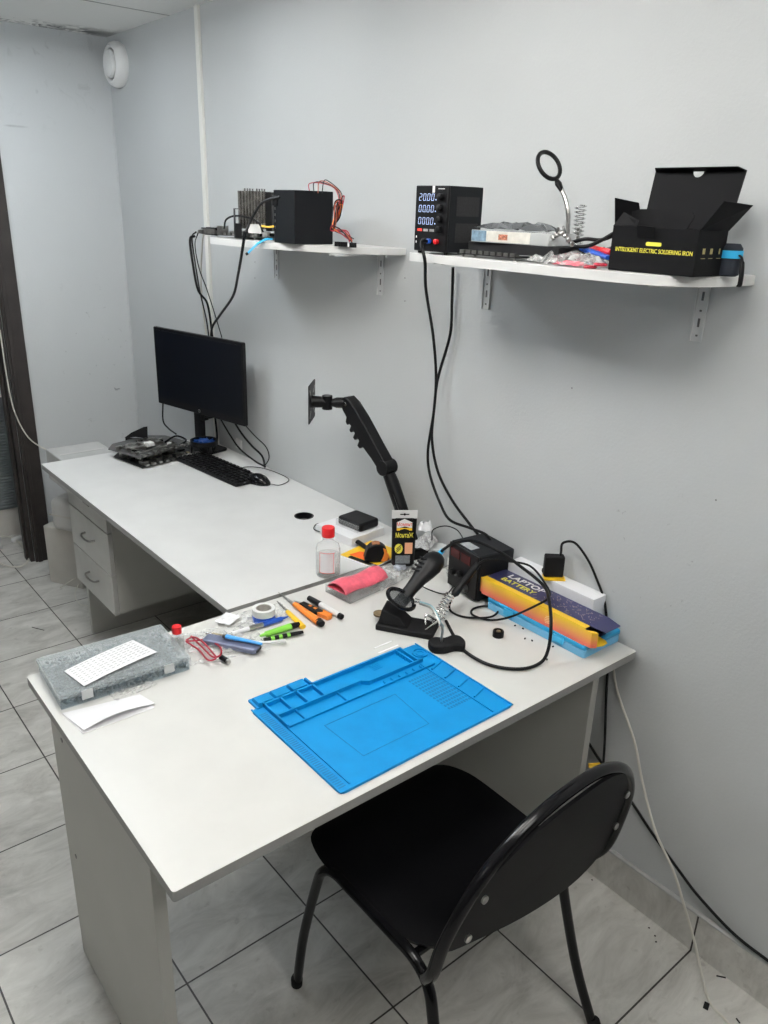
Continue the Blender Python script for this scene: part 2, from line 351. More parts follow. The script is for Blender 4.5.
def digits(s, b, w_, h_, gap, t=.0014):
    "seven-segment figures starting at local origin, slanted"
    x = 0; sl = .12
    def seg(x0, y0, x1, y1):
        d = Vector((x1-x0, y1-y0, 0)); L_ = d.length; d.normalize(); n = Vector((-d.y, d.x, 0))*t/2; a = Vector((x0, y0, 0))+d*t*.4; c = Vector((x1, y1, 0))-d*t*.4
        ps = [a-n, c-n, c+n, a+n]; ps = [(p.x+p.y*sl, p.y) for p in ps]; b.prism(ps, 0, .0006)
    for ch in s:
        if ch == '.': b.prism([(x-gap*.75, -t/2), (x-gap*.75+t, -t/2), (x-gap*.75+t, t/2), (x-gap*.75, t/2)], 0, .0006); continue
        P = {'a': (x, h_, x+w_, h_), 'b': (x+w_, h_/2, x+w_, h_), 'c': (x+w_, 0, x+w_, h_/2), 'd': (x, 0, x+w_, 0), 'e': (x, 0, x, h_/2), 'f': (x, h_/2, x, h_), 'g': (x, h_/2, x+w_, h_/2)}
        for k in SEG[ch]: seg(*P[k])
        x += w_+gap
    return x
def copy_tree(o, parent=None):
    c = o.copy(); COL.objects.link(c)
    if parent: c.parent = parent
    for ch in o.children: copy_tree(ch, c)
    return c

# ================================================================== THE ROOM
DX0 = -1.45; DX1 = -.612; DH = 2.12     # door opening in the far wall
struct('floor', B().box(XL, .12, YB, 6.2, -.1, 0), 'tile')
struct('wall_right', B().box(0, .12, YB-.1, YF+.07, 0, H+.1), 'wall')
b = B(); b.box(DX1, 0, YF, YF+.07, 0, H+.1); b.box(XL, DX0, YF, YF+.07, 0, H+.1); b.box(DX0, DX1, YF, YF+.07, DH, H+.1); struct('wall_far', b, 'wallf')
struct('wall_left', B().box(XL-.1, XL, YB-.1, 6.2, 0, H+.1), 'wallb')
struct('wall_back', B().box(XL, 0, YB-.1, YB, 0, H+.1), 'wallb')
b = B(); b.box(XL, .9, 6.2, 6.3, 0, H+.1); b.box(.9, 1, YF+.12, 6.3, 0, H+.1); struct('wall_corridor', b, 'wallf')
struct('ceiling', B().box(XL, .9, YB, 6.3, H, H+.06), 'ceil')
b = B()
p1 = at(150, 10, z=H); p0 = at(68, 0, z=H)
for yy in (3.355, 2.155, .955, -.245, -1.445): b.box(XL, 0, yy-.003, yy+.003, H-.0015, H)
for xx in (-.6, -1.8, -3.0): b.box(xx-.003, xx+.003, YB, YF, H-.0015, H)
struct('trim_1', b, mat('ceiling seam', (.35, .35, .34), .8))
b = B(); b.box(-.010, 0, YB, YF, 0, .117); struct('baseboard_right', b, 'skirt')
struct('trim_2', B().prism([(-.013, YB), (0, YB), (0, YF), (-.013, YF)], .117, .124), 'mortar', bevel=.003)
b = B(); b.box(DX1+.085, -.010, YF-.010, YF, 0, .117); b.box(XL, DX0-.13, YF-.01, YF, 0, .117); struct('baseboard_far', b, 'skirt')
# conduit: vertical white trunking on the right wall
b = B(); b.box(-.014, 0, 3.097, 3.123, .13, H); struct('trim_3', b, mat('white trunking', (.74, .74, .70), .4), bevel=.002)
b = B(); b.box(-.0105, 0, 3.0955, 3.0968, .13, H)
# hairline cover seam down the corner
struct('trim_4', B().box(-.006, 0, 4.0, 4.006, 0, 2.1), 'wallf')

# door lining, dark brown, with casing
t = B(); cw = .085
t.box(DX1, DX1+cw, YF-.018, YF, 0, DH+cw); t.box(DX0-cw, DX0, YF-.018, YF, 0, DH+cw); t.box(DX0-cw, DX1+cw, YF-.018, YF, DH, DH+cw)
t.box(DX1+.012, DX1+.032, YF-.026, YF-.018, 0, DH+.02); t.box(DX1-.02, DX1, YF, YF+.07, 0, DH); t.box(DX0, DX0+.02, YF, YF+.07, 0, DH); t.box(DX0, DX1, YF, YF+.07, DH-.02, DH)
t.box(DX1-.032, DX1-.02, YF+.035, YF+.07, 0, DH)
struct('door_1', t, 'brown', bevel=.002)

# luminaires in the ceiling: housing, four tubes
LAMPL = ['square tube light in the ceiling above the chair', 'square tube light in the ceiling above the desk joint', 'square tube light in the ceiling above the drawers and monitor', 'long tube light in the ceiling behind the viewer', 'tube light in the ceiling far from the shelves']
for i, (lx, ly, sp_, mm) in enumerate(LUMINAIRES):
    t = thing('ceiling_light', LAMPL[i], 'ceiling light', 'tube lights in the ceiling')
    hy = sp_*2+.02; b = B(); b.box(lx-.3, lx+.3, ly-hy, ly+hy, H-.012, H-.002)
    for s in (-1, 1): b.box(lx-.3, lx+.3, ly+s*(hy-.005)-.005, ly+s*(hy-.005)+.005, H-.024, H-.012); b.box(lx+s*.295-.005, lx+s*.295+.005, ly-hy, ly+hy, H-.024, H-.012)
    b.build('housing', 'white', t)
    for k in range(4): B().box(lx-.28, lx+.28, ly+sp_*(k-1.5)-.012, ly+sp_*(k-1.5)+.012, H-.052, H-.029).build('tube', mm, t)

# ================================================================== DESKS
t = thing('desk', 'white work desk in front with blue mat on top, set across the wall', 'desk')
dx0, dx1, dy0, dy1 = -1.252, -.011, .9245, 1.688; th = .0215
mx = Matrix.Translation((dx0, dy0, 0)) @ Matrix.Rotation(-.0065, 4, 'Z')
DM = mx
L_, D_ = dx1-dx0, dy1-dy0
B(mx).prism(rrect(0, L_, 0, D_, .006, 3), ZD-th, ZD-.0012).build('edge_band', 'edge', t)
B(mx).prism(rrect(0, L_, 0, D_, .006, 3), ZD-.0012, ZD).build('tabletop', 'desk', t)
lp = B(mx).box(.012, .037, .125, .655, 0, ZD-th).build('side_panel', 'panel', t, bevel=.001)
for yy, zz in ((.583, .68), (.60, .346)): B(mx).lathe([(.006, 0), (.006, .0012), (0, .0012)], (.012, yy, zz), 14, Matrix.Rotation(-PI/2, 4, 'Y')).build('screw_cap', 'steeld', lp)
B(mx).box(L_-.062, L_-.037, .07, .66, .0, ZD-th).build('side_panel', 'panel', t, bevel=.001)
B(mx).box(.037, L_-.062, .40, .418, .33, ZD-th).build('modesty_panel', 'panel', t)

t = thing('desk', 'long white desk along the wall with drawers, monitor and keyboard on it', 'desk')
ex0, ex1, ey0, ey1 = -.7347, -.004, 1.6925, 3.2247
hole = (at(304, 516, z=ZE)); eb = .0205
# top with a round cable hole: ring-strips around it
def holed(z0, z1):
    b = B(); hx, hy, r = hole.x, hole.y, .030; n = 32
    ring = [(hx+r*math.cos(2*PI*i/n+PI/4), hy+r*math.sin(2*PI*i/n+PI/4)) for i in range(n)]
    s = .06; sq = []
    for i in range(n):
        a = 2*PI*i/n+PI/4; c, d = math.cos(a), math.sin(a); k = s/max(abs(c), abs(d)); sq.append((hx+c*k, hy+d*k))
    vs = [(*p, z) for z in (z0, z1) for p in ring]+[(*p, z) for z in (z0, z1) for p in sq]
    fs = []
    for i in range(n):
        j = (i+1) % n; fs += [(n+i, n+j, 3*n+j, 3*n+i), (i, 2*n+i, 2*n+j, j), (i, j, n+j, n+i)]
    b.add(vs, fs)
    b.box(ex0, hx-s, ey0, ey1, z0, z1); b.box(hx+s, ex1, ey0, ey1, z0, z1); b.box(hx-s, hx+s, ey0, hy-s, z0, z1); b.box(hx-s, hx+s, hy+s, ey1, z0, z1); return b
holed(ZE-.0012, ZE).build('tabletop', 'deskE', t)
holed(ZE-eb, ZE-.0012).build('edge_band', 'edge', t)
B().lathe([(.0295, -.02), (.0295, .0012), (.034, .0012), (.034, 0), (.0298, 0), (.0298, -.02), (.0295, -.02)], (hole.x, hole.y, ZE), 32).build('cable_grommet', 'black', t)
B().box(ex0+.09, ex1-.02, 3.10, 3.125, 0, ZE-eb).build('side_panel', 'panel', t, bevel=.001)
B().box(ex0+.09, ex1-.02, 1.73, 1.755, 0, ZE-eb).build('side_panel', 'panel', t, bevel=.001)
B().box(-.10, -.08, 1.755, 3.10, .42, ZE-eb).build('modesty_panel', 'panel', t)
# hung drawer unit
t = thing('drawer_unit', 'grey three-drawer unit hung under the long desk', 'drawers')
px_, y0_, y1_, zb, zt = -.685, 2.635, 3.035, .318, ZE-eb
b = B(); b.box(px_, -.15, y0_, y0_+.016, zb, zt); b.box(px_, -.15, y1_-.016, y1_, zb, zt); b.box(px_, -.15, y0_+.016, y1_-.016, zb, zb+.016); b.box(-.166, -.15, y0_, y1_, zb, zt); b.box(px_, -.15, y0_, y1_, zt-.01, zt)
b.build('body', 'panel', t)
for k, (z0, z1) in enumerate(((.645, zt-.004), (.475, .64), (zb-.006, .47))):
    d = B().box(px_-.018, px_-.001, y0_, y1_, z0, z1).build('drawer_front', 'drawer', t, bevel=.0015)
    yc = (y0_+y1_)/2-.01; zc = (z0+z1)/2+.012
    if k: B().tube(cr([(px_-.018, yc+.05, zc), (px_-.034, yc+.046, zc-.001), (px_-.040, yc+.03, zc-.003), (px_-.041, yc, zc-.006), (px_-.040, yc-.03, zc-.003), (px_-.034, yc-.046, zc-.001), (px_-.018, yc-.05, zc)], 4), .0045, 8).build('handle', 'steel', d)
    else: B().box(px_-.022, px_-.018, yc-.03, yc+.03, zc-.002, zc+.010).build('handle', 'steeld', d, bevel=.001)
single('black_slab', B().box(-.50, -.12, 2.12, 2.58, 0, .18), 'blackm', 'black slab on the floor under the long desk', 'computer case', bevel=.004)  # plain black slab resting on the floor under the long desk

# ================================================================== SHELVES
def shelf(yl, yr, z, dl, prof, label):
    t = thing('wall_shelf', label, 'shelf', 'white wall shelves on steel brackets')
    poly = [(0, yl)]+prof+[(0, yr)]
    B().prism(poly, z-.0195, z-.0012).build('edge_band', 'shelfedge', t)
    B().prism(poly, z-.0012, z).build('board', 'shelf', t)
    return t
def bracket(t, y, z):
    b = B(); z -= .0205
    b.box(-.0025, 0, y-.013, y+.013, z-.125, z)          # wall leg
    b.box(-.19, 0, y-.013, y+.013, z-.0025, z)            # shelf leg
    b.box(-.006, -.0025, y-.0145, y-.012, z-.125, z); b.box(-.006, -.0025, y+.012, y+.0145, z-.125, z)
    b.box(-.19, 0, y-.0145, y-.012, z-.006, z); b.box(-.19, 0, y+.012, y+.0145, z-.006, z)
    o = b.build('bracket', 'whitemetal', t)
    s = B()
    for k, h_ in ((.03, .018), (.06, .004), (.085, .018), (.112, .004)): s.box(-.0032, -.0024, y-.0025, y+.0025, z-k-h_/2, z-k+h_/2)
    s.build('slot', 'steeld', o)
c1 = [(-.297, 2.53), (-.302, 2.47), (-.295, 2.38), (-.275, 2.27), (-.25, 2.18), (-.215, 2.08), (-.16, 1.99), (-.10, 1.925), (-.04, 1.885), (0, 1.872)]
ZL, ZR = 1.656, 1.664
tl = shelf(2.63, 1.872, ZL, .3, [(-.15, 2.625), (-.265, 2.575), (-.285, 2.555)]+[(p.x, p.y) for p in cr([(x, y, 0) for x, y in c1], 4)][:-1], 'white wall shelf holding the bare motherboard and power unit')
bracket(tl, 2.590, ZL); bracket(tl, 1.985, ZL)
c2 = [(-.25, 1.56), (-.252, 1.3), (-.252, 1.05), (-.248, .95), (-.236, .895), (-.21, .85), (-.17, .825), (-.12, .810), (-.05, .803), (0, .802)]
tr = shelf(1.58, .802, ZR, .25, [(-.24, 1.58)]+[(p.x, p.y) for p in cr([(x, y, 0) for x, y in c2], 4)][:-1], 'white wall shelf holding the open black box and magnifier')
bracket(tr, 1.53, ZR); bracket(tr, .905, ZR)

# round ventilation valve high in the corner
t = thing('air_vent', 'round white ventilation valve on the wall high in the corner', 'air vent')
rm = Matrix.Rotation(-PI/2, 4, 'Y'); c = (0, 3.872, 2.325)
B().lathe([(.088, 0), (.092, .012), (.092, .026), (.084, .044), (.072, .052), (.064, .046), (.062, .012), (.062, 0), (.088, 0)], c, 40, rm).build('ring', 'white', t)
B().lathe([(0, .026), (.050, .030), (.056, .040), (.056, .050), (.050, .058), (.030, .062), (0, .063)], c, 40, rm).build('disc', 'white', t)
B().lathe([(.0615, .001), (.0615, .016), (0, .018)], c, 40, rm).build('core', 'blackm', t)

# ================================================================== CHAIR
t = thing('chair', 'black chair with round tube frame pulled up to the front desk', 'chair')
def seat_fn(poly, z0, z1): pass
def dish(x, y):   # dished seat
    u = (x+.615)/.215; v = (y-.965)/.23
    return .455-.012*(1-min(1, u*u))*(1-min(1, v*v))+(.006*max(0, -v)**3)-(.020*max(0, v)**4)
ol = [(p.x, p.y) for p in cr([(-.80, .775, 0), (-.70, .74, 0), (-.53, .74, 0), (-.435, .775, 0), (-.398, .85, 0), (-.390, 1.0, 0), (-.395, 1.12, 0), (-.44, 1.195, 0), (-.615, 1.215, 0), (-.79, 1.195, 0), (-.845, 1.12, 0), (-.853, 1.0, 0), (-.845, .86, 0)], 5, True)]
n = len(ol); vs = []; fs = []; RG = 7; cx, cy = -.615, .97
for k in range(RG+1):
    q = k/RG
    for (x, y) in ol: X = cx+(x-cx)*q; Y = cy+(y-cy)*q; vs.append((X, Y, dish(X, Y)-(.010 if k == RG else 0)))
for (x, y) in ol: vs.append((cx+(x-cx)*.97, cy+(y-cy)*.97, dish(x, y)-.026))
for k in range(RG+1):
    for j in range(n): a = k*n+j; c_ = k*n+(j+1) % n; fs.append((a, c_, c_+n, a+n))
fs.append(list(range((RG+1)*n, (RG+2)*n))[::-1])
B().add(vs, fs).build('seat', 'seat', t, ang=60)
R_ = .0115
def side(x, sx):
    pts = [(x-sx*.02, 1.17, 0), (x-sx*.016, 1.145, .18), (x-sx*.008, 1.105, .36), (x-sx*.005, 1.085, .415), (x, 1.05, .437), (x, .98, .440), (x, .86, .440), (x, .79, .436), (x-sx*.002, .745, .405), (x-sx*.01, .715, .33), (x-sx*.025, .66, .15), (x-sx*.035, .61, 0)]
    return pts
for x, sx in ((-.845, 1), (-.425, -1)):
    pp = side(x, sx)
    if sx < 0: pp = pp[:7]+[(x, .81, .436), (x+.004, .775, .405), (x+.010, .76, .33), (x+.028, .715, .15), (x+.042, .655, 0)]
    P = cr(pp, 6)
    fr = P[:len(P)//2+1]; bk = P[len(P)//2:]
    B().tube(fr, R_, 12).build('leg', 'blackg', t); B().tube(bk, R_, 12).build('leg', 'blackg', t)
    for q in (P[0], P[-1]): B().lathe([(.0, 0), (.0135, 0), (.0145, .02), (.0118, .028)], (q.x, q.y, 0), 14).build('foot_cap', 'blackm', t)
B().tube([(-.845, .95, .430), (-.425, .95, .430)], .009, 10).build('cross_bar', 'blackg', t)
B().tube([(-.845, .80, .430), (-.425, .80, .430)], .009, 10).build('cross_bar', 'blackg', t)
def bk(x, z, o=0): return (x, .79-.15*z+o, z)
arch = cr([(-.855, .745, .436), bk(-.868, .49), bk(-.858, .56), bk(-.825, .64), bk(-.775, .705), bk(-.69, .757), bk(-.59, .780), bk(-.49, .775), bk(-.40, .73), bk(-.345, .65), bk(-.333, .57), bk(-.35, .48), (-.376, .745, .436)], 6)
B().tube(arch, .0125, 12).build('back_frame', 'blackg', t)
# backrest panel, curved, rounded outline inside the arch
def inside(u):  # outline in x,z
    return u
po = cr([(-.850, .535, 0), (-.850, .58, 0), (-.82, .645, 0), (-.77, .705, 0), (-.69, .752, 0), (-.59, .772, 0), (-.49, .768, 0), (-.405, .725, 0), (-.353, .65, 0), (-.343, .56, 0), (-.37, .485, 0), (-.46, .465, 0), (-.61, .485, 0), (-.76, .515, 0)], 4, True)
n = len(po); vs = []; fs = []
for k in range(6):
    q = k/5
    for p in po:
        x = -.60+(p.x+.60)*q; z = .61+(p.y-.61)*q; vs.append(bk(x, z, -.004-.018*(1-((x+.6)/.25)**2)))
m_ = len(vs)
for k in range(6):
    q = k/5
    for p in po:
        x = -.60+(p.x+.60)*q; z = .61+(p.y-.61)*q; vs.append(bk(x, z, .004-.018*(1-((x+.6)/.25)**2)))
for k in range(5):
    for j in range(n):
        a = k*n+j; c_ = k*n+(j+1) % n; fs += [(a, c_, c_+n, a+n), (m_+a+n, m_+c_+n, m_+c_, m_+a)]
for j in range(n): a = 5*n+j; c_ = 5*n+(j+1) % n; fs.append((a, c_, m_+c_, m_+a))
pan = B().add(vs, fs).build('backrest', 'seat', t, ang=60)
for x, z in ((-.80, .655), (-.815, .56), (-.385, .665), (-.38, .57)):
    q = bk(x, z, -.012-.018*(1-((x+.6)/.25)**2))
    B().lathe([(.008, 0), (.008, .004), (.004, .005), (0, .005)], q, 14, Matrix.Rotation(PI/2, 4, 'X')).build('rivet', 'steel', t)

# ================================================================== ON THE FRONT DESK
# ---- blue silicone work mat
Z0 = ZD
t = thing('work_mat', 'blue silicone repair mat with moulded trays on the front desk', 'work mat')
def mp(px, py, z=Z0+.004): return at(px, py, z=z)
mx0, mx1, my0, my1 = -.911, -.440, .942, 1.268
B().prism(rrect(mx0, mx1, my0, my1, .012), Z0, Z0+.0035).build('base', 'blue', t, bevel=.001)
b = B()
def ridge(b, p, q, w_=.004, h_=.006, z0=Z0+.0035):
    d = (q-p); L = Vector((d.x, d.y, 0)).length; b.cbox(((p.x+q.x)/2, (p.y+q.y)/2, z0+h_/2), (L+w_, w_, h_), math.atan2(d.y, d.x))
# border
for p, q in (((mx0+.002, my0+.002), (mx1-.002, my0+.002)), ((mx1-.002, my0+.002), (mx1-.002, my1-.002)), ((mx0+.002, my0+.002), (mx0+.002, my1-.002))):
    ridge(b, Vector((*p, 0)), Vector((*q, 0)), .003, .0025)
# trays along the back: a long tray, a narrow tool tray, their dividers
V2 = lambda x, y: Vector((x, y, 0))
yb, ym, yf2 = my1-.004, 1.209, 1.168
ridge(b, V2(mx0+.155, yb), V2(mx1-.055, yb), .005, .010); ridge(b, V2(mx0+.03, ym), V2(-.66, ym), .004, .010)
ridge(b, V2(-.66, ym), V2(-.645, ym-.014), .004, .010); ridge(b, V2(-.645, ym-.014), V2(mx1-.045, ym-.014), .004, .010)
ridge(b, V2(mx0+.03, yf2), V2(mx1-.03, yf2), .003, .005)
ridge(b, V2(mx0+.03, yf2), V2(mx0+.03, yb+.02), .004, .010); ridge(b, V2(mx1-.055, ym-.014), V2(mx1-.055, yb), .004, .010); ridge(b, V2(mx1-.07, ym-.014), V2(mx1-.07, yb), .003, .010)
for x in (mx0+.155,): ridge(b, V2(x, ym), V2(x, yb+.025), .005, .010)
for x in (mx0+.07, mx0+.112): ridge(b, V2(x, ym), V2(x, yb-.004), .004, .010)
ridge(b, V2(mx0+.03, yb-.004), V2(mx0+.155, yb-.004), .004, .010)
for x in (mx0+.075, mx0+.185): ridge(b, V2(x, yf2), V2(x, ym), .003, .006)
for k in range(6): ridge(b, V2(-.615+.022*k, yf2), V2(-.615+.022*k, yf2+.012), .0025, .006)
for k in range(4): ridge(b, V2(-.60+.0, yb-.012-.006*k), V2(-.575, yb-.012-.006*k), .0015, .001)
for k in range(4): ridge(b, V2(-.503, yb-.010-.010*k), V2(-.513, yb-.010-.010*k), .002, .006)
# three raised cups at the back left
for k in range(3):
    x = mx0+.016+.044*k; b.prism([(x+.002, yb), (x+.042, yb), (x+.042, yb+.032), (x+.002, yb+.032)], Z0+.0035, Z0+.014, [(x+.004, yb+.002), (x+.040, yb+.002), (x+.040, yb+.028), (x+.004, yb+.028)])
b.prism([(mx0+.014, yb-.002), (mx0+.155, yb-.002), (mx0+.155, yb+.038), (mx0+.014, yb+.038)], Z0, Z0+.006)
# ring for a screw dish
b.lathe([(.017, 0), (.017, .004), (.0195, .004), (.0195, 0), (.017, 0)], (-.463, 1.226, Z0+.0035), 28)
b.lathe([(.009, 0), (.009, .002), (.0105, .002), (.0105, 0), (.009, 0)], (-.463, 1.226, Z0+.0035), 20)
ridge(b, V2(-.495, my0+.01), V2(-.495, 1.185), .003, .003)
for k, y in enumerate((1.155, 1.11, 1.065, 1.015)): ridge(b, V2(-.487, y), V2(-.448, y+.012), .004, .004)
ridge(b, V2(mx0+.03, my0+.014), V2(mx0+.03, yf2), .003, .003)
b.build('tray_ridges', 'blue', t)
b = B()
for k in range(44): y = my0+.014+.0066*k; b.box(mx0+.006, mx0+.022, y, y+.0028, Z0+.0035, Z0+.0040)
b.build('ruler_ticks', 'blued', t); b = B()
for i in range(12):
    for j in range(9): x = -.565+.0078*j; y = 1.015+.0118*i; b.box(x, x+.0045, y, y+.0065, Z0+.0035, Z0+.0040)
b.build('dot_grid', 'blued', t); b = B()
for (p, q) in (((-.815, 1.13), (-.623, 1.13)), ((-.623, 1.13), (-.635, 1.004)), ((-.635, 1.004), (-.81, 1.004)), ((-.81, 1.004), (-.815, 1.13))):
    ridge(b, V2(*p), V2(*q), .0015, .0005)
b.build('printed_frame', 'blued', t)

# ---- clear parts organiser
t = thing('parts_organizer', 'clear plastic compartment box of small parts on the corner of the front desk', 'parts organizer')
oA = at(95, 706, z=ZD); oB = at(190, 674, z=ZD); oang = math.atan2(oB.y-oA.y, oB.x-oA.x)
W_, DD, HH = .288, .178, .033; OM = frame((-1.228, 1.510, ZD+.001), -.055)
b = B(OM); wl = .0018
b.box(0, W_, 0, wl, 0, HH); b.box(0, W_, DD-wl, DD, 0, HH); b.box(0, wl, wl, DD-wl, 0, HH); b.box(W_-wl, W_, wl, DD-wl, 0, HH); b.box(wl, W_-wl, wl, DD-wl, 0, .0018)
base = b.build('base', 'clearbox', t)
b = B(OM)
for k in range(1, 8): x = W_*k/8; b.box(x-.0006, x+.0006, wl, DD-wl, .002, HH-.004)
for k in range(1, 4): y = DD*k/4; b.box(wl, W_-wl, y-.0006, y+.0006, .002, HH-.004)
b.build('divider', 'clearbox', base)
b = B(OM); b.prism(rrect(-.003, W_+.003, -.003, DD+.003, .008), HH+.0, HH+.0015); 
for x0_, x1_, y0_2, y1_2 in ((-.003, W_+.003, -.003, -.0015), (-.003, W_+.003, DD+.0015, DD+.003), (-.003, -.0015, -.003, DD+.003), (W_+.0015, W_+.003, -.003, DD+.003)): b.box(x0_, x1_, y0_2, y1_2, HH-.008, HH+.001)
for p in (((.015, .02), (W_-.015, .02)), ((W_-.015, .02), (W_-.015, DD-.02)), ((W_-.015, DD-.02), (.015, DD-.02)), ((.015, DD-.02), (.015, .02))):
    d = Vector((*p[1], 0))-Vector((*p[0], 0)); b.cbox(((p[0][0]+p[1][0])/2, (p[0][1]+p[1][1])/2, HH+.0026), (max(abs(d.x), .0015), max(abs(d.y), .0015), .0012))
b.build('lid', 'lidclear', t)
for x in (.055, W_-.05): B(OM).box(x-.012, x+.012, -.0065, -.003, .012, HH+.001).build('latch', 'frost', t, bevel=.001)
# loose components inside
b = B(OM)
for i in range(8):
    for j in range(4):
        for k in range(34):
            x = W_*i/8+.004+random.random()*(W_/8-.008); y = DD*j/4+.004+random.random()*(DD/4-.008); z = .004+random.random()*.020
            b.cbox((x, y, z), (random.uniform(.003, .011), random.uniform(.002, .005), random.uniform(.002, .005)), random.random()*PI)
tag(b.build('electronic_components', 'components'), 'heap of tiny dark electronic components inside the clear compartment box', 'electronic components', kind='stuff')
b = B(OM)
for k in range(110): b.cbox((random.uniform(.01, W_-.01), random.uniform(.01, DD-.01), random.uniform(.027, .031)), (.003, .003, .002), random.random()*PI)
tag(b.build('silver_screws', 'chrome'), 'scattered bright metal bits on top of the parts in the clear box', 'metal bits', kind='stuff')
c = [at(*q, z=ZD+HH+.0055) for q in ((63, 693), (84, 686), (157, 652), (134, 640))]
A_, B_2, C_, D_2 = at(64, 671, z=ZD+HH+.0055), at(84, 686, z=ZD+HH+.0055), at(157, 652, z=ZD+HH+.0055), at(133, 640, z=ZD+HH+.0055)
t = thing('index_card', 'white printed index strip lying on the clear compartment box', 'card')
B().sheet(lambda u, v: (A_.lerp(D_2, u)).lerp(B_2.lerp(C_, u), v)+Vector((0, 0, .003*math.sin(u*3))), 10, 3, .0006).build('card', 'paper', t)
b = B()
for i in range(13):
    for j in range(8):
        u, v = .05+i*.072, .08+j*.11; p = (A_.lerp(D_2, u)).lerp(B_2.lerp(C_, u), v)+Vector((0, 0, .003*math.sin(u*3)))
        q = (A_.lerp(D_2, u+.05)).lerp(B_2.lerp(C_, u+.05), v); ridge(b, p, p.lerp(q, random.uniform(.5, 1)), .0012, .0003, p.z+.0001)
b.build('printed_table', 'gtext', t)
# folded papers in front of it
t = thing('folded_paper', 'folded white paper sheets under the near edge of the clear box', 'paper')
P0, P1, P2, P3 = at(83, 734, z=ZD), at(155, 708, z=ZD), at(140, 695, z=ZD), at(62, 714, z=ZD)
B().sheet(lambda u, v: P0.lerp(P1, u).lerp(P3.lerp(P2, u), v)+Vector((0, 0, .001)), 6, 4, .0008).build('bottom_sheet', 'paper', t)
Q0, Q1 = at(84, 731, z=ZD+.003), at(155, 704, z=ZD+.003)
B().sheet(lambda u, v: Q0.lerp(Q1, u).lerp(P3.lerp(P2, u), v)+Vector((0, 0, .002+.010*math.sin(PI*min(1, u*1.05))*(1-v)**1.3)), 12, 6, .0006).build('top_sheet', 'paper', t)
# small film scraps beside the organiser
def crumple(cx, cy, z, sx, sy, rz, h_, seed, n=12):
    rnd = random.Random(seed); g = [[rnd.random() for _ in range(n+1)] for _ in range(n+1)]
    m = frame((cx, cy, z), rz)
    def fn(u, v):
        i, j = int(round(u*n)), int(round(v*n)); e = min(u, 1-u, v, 1-v)*5
        return m @ Vector(((u-.5)*sx*(1+.08*(g[j][i]-.5)), (v-.5)*sy*(1+.1*(g[i][j]-.5)), .0015+h_*g[i][j]*min(1, .25+e)))
    return B().sheet(fn, n, n, .0004)
def film(px, py, sx, sy, rz, h_, seed, label, z=ZD, m='film', name='plastic_bag', cat='plastic bag', n=12):
    p = at(px, py, z=z); return single(name, crumple(p.x, p.y, z, sx, sy, rz, h_, seed, n), m, label, cat, ang=25)
film(213, 645, .24, .155, -.25, .012, 3, 'clear crumpled plastic bag holding the red wires and slim slate power bank')
film(262, 617, .15, .09, -.1, .008, 4, 'clear plastic wrapper under the blue and white tape roll')
film(134, 690, .10, .035, .1, .006, 5, 'torn strip of clear film along the near side of the compartment box')

# small bottle with red cap
def bottle(p, r, h_, capr, caph, label, seed=0, lab=False):
    t = thing('bottle', label, 'bottle')
    prof = [(0, 0), (r*.92, 0), (r, .004), (r, h_*.66), (r*.9, h_*.76), (capr*.9, h_*.85), (capr*.85, h_)]
    B().lathe(prof+[(capr*.85-.001, h_)]+[(max(0, a-.0012), z+.001) for a, z in prof[::-1][1:]], p, 28).build('bottle_body', 'clear', t)
    B().lathe([(0, .002), (r*.93, .002), (r*.93, h_*.52), (0, h_*.52)], p, 28).build('liquid', 'liquid', t)
    B().lathe([(capr*.98, 0), (capr, .002), (capr, caph-.002), (capr*.94, caph), (0, caph)], (p[0], p[1], p[2]+h_-.004), 24).build('cap', 'red', t)
    if lab:
        vs = []; n = 10
        b = B(); a0 = -2.9
        g = [(p[0]+(r+.0006)*math.cos(a0+1.25*i/n), p[1]+(r+.0006)*math.sin(a0+1.25*i/n)) for i in range(n+1)]
        gi = [(p[0]+(r+.0001)*math.cos(a0+1.25*i/n), p[1]+(r+.0001)*math.sin(a0+1.25*i/n)) for i in range(n+1)]
        lb = B().prism(g+gi[::-1], p[2]+.018, p[2]+.082).build('label', 'paper', t)
        g2 = [(p[0]+(r+.0010)*math.cos(a0+1.25*i/n), p[1]+(r+.0010)*math.sin(a0+1.25*i/n)) for i in range(n+1)]
        bb = B()
        for z0_, z1_ in ((.018, .0195), (.0805, .082)): bb.prism(g2+g[::-1], p[2]+z0_, p[2]+z1_)
        for i0 in (0, n-1): bb.prism([g2[i0], (g2[i0][0]*.8+g2[i0+1][0]*.2, g2[i0][1]*.8+g2[i0+1][1]*.2), (g[i0][0]*.8+g[i0+1][0]*.2, g[i0][1]*.8+g[i0+1][1]*.2), g[i0]], p[2]+.018, p[2]+.082)
        bb.build('label_border', 'rtext', lb)
    return t
p = at(176, 652, z=ZD); bottle((p.x+.006, p.y, ZD), .0165, .055, .0115, .018, 'tiny clear bottle with red cap beside the compartment box')
p = at(328, 574, z=ZE); bottle((p.x, p.y, ZE), .036, .125, .019, .028, 'large clear liquid bottle with red cap by the desk joint', lab=True)

# tape roll: white tape on a blue roll
t = thing('tape_roll', 'roll of white tape stacked on a blue tape roll', 'tape roll'); p = at(264, 620, z=ZD); q = (p.x, p.y, ZD)
def ring(b, c, r0, r1, z0, z1, n=32): return b.lathe([(r0, z0), (r1, z0), (r1, z1), (r0, z1), (r0, z0)], c, n)
ring(B(), q, .022, .030, 0, .018).build('blue_tape', 'bluep', t); ring(B(), q, .0205, .030, .0185, .036).build('white_tape', 'white', t); ring(B(), q, .0190, .0205, .0, .036).build('core', 'carton', t)

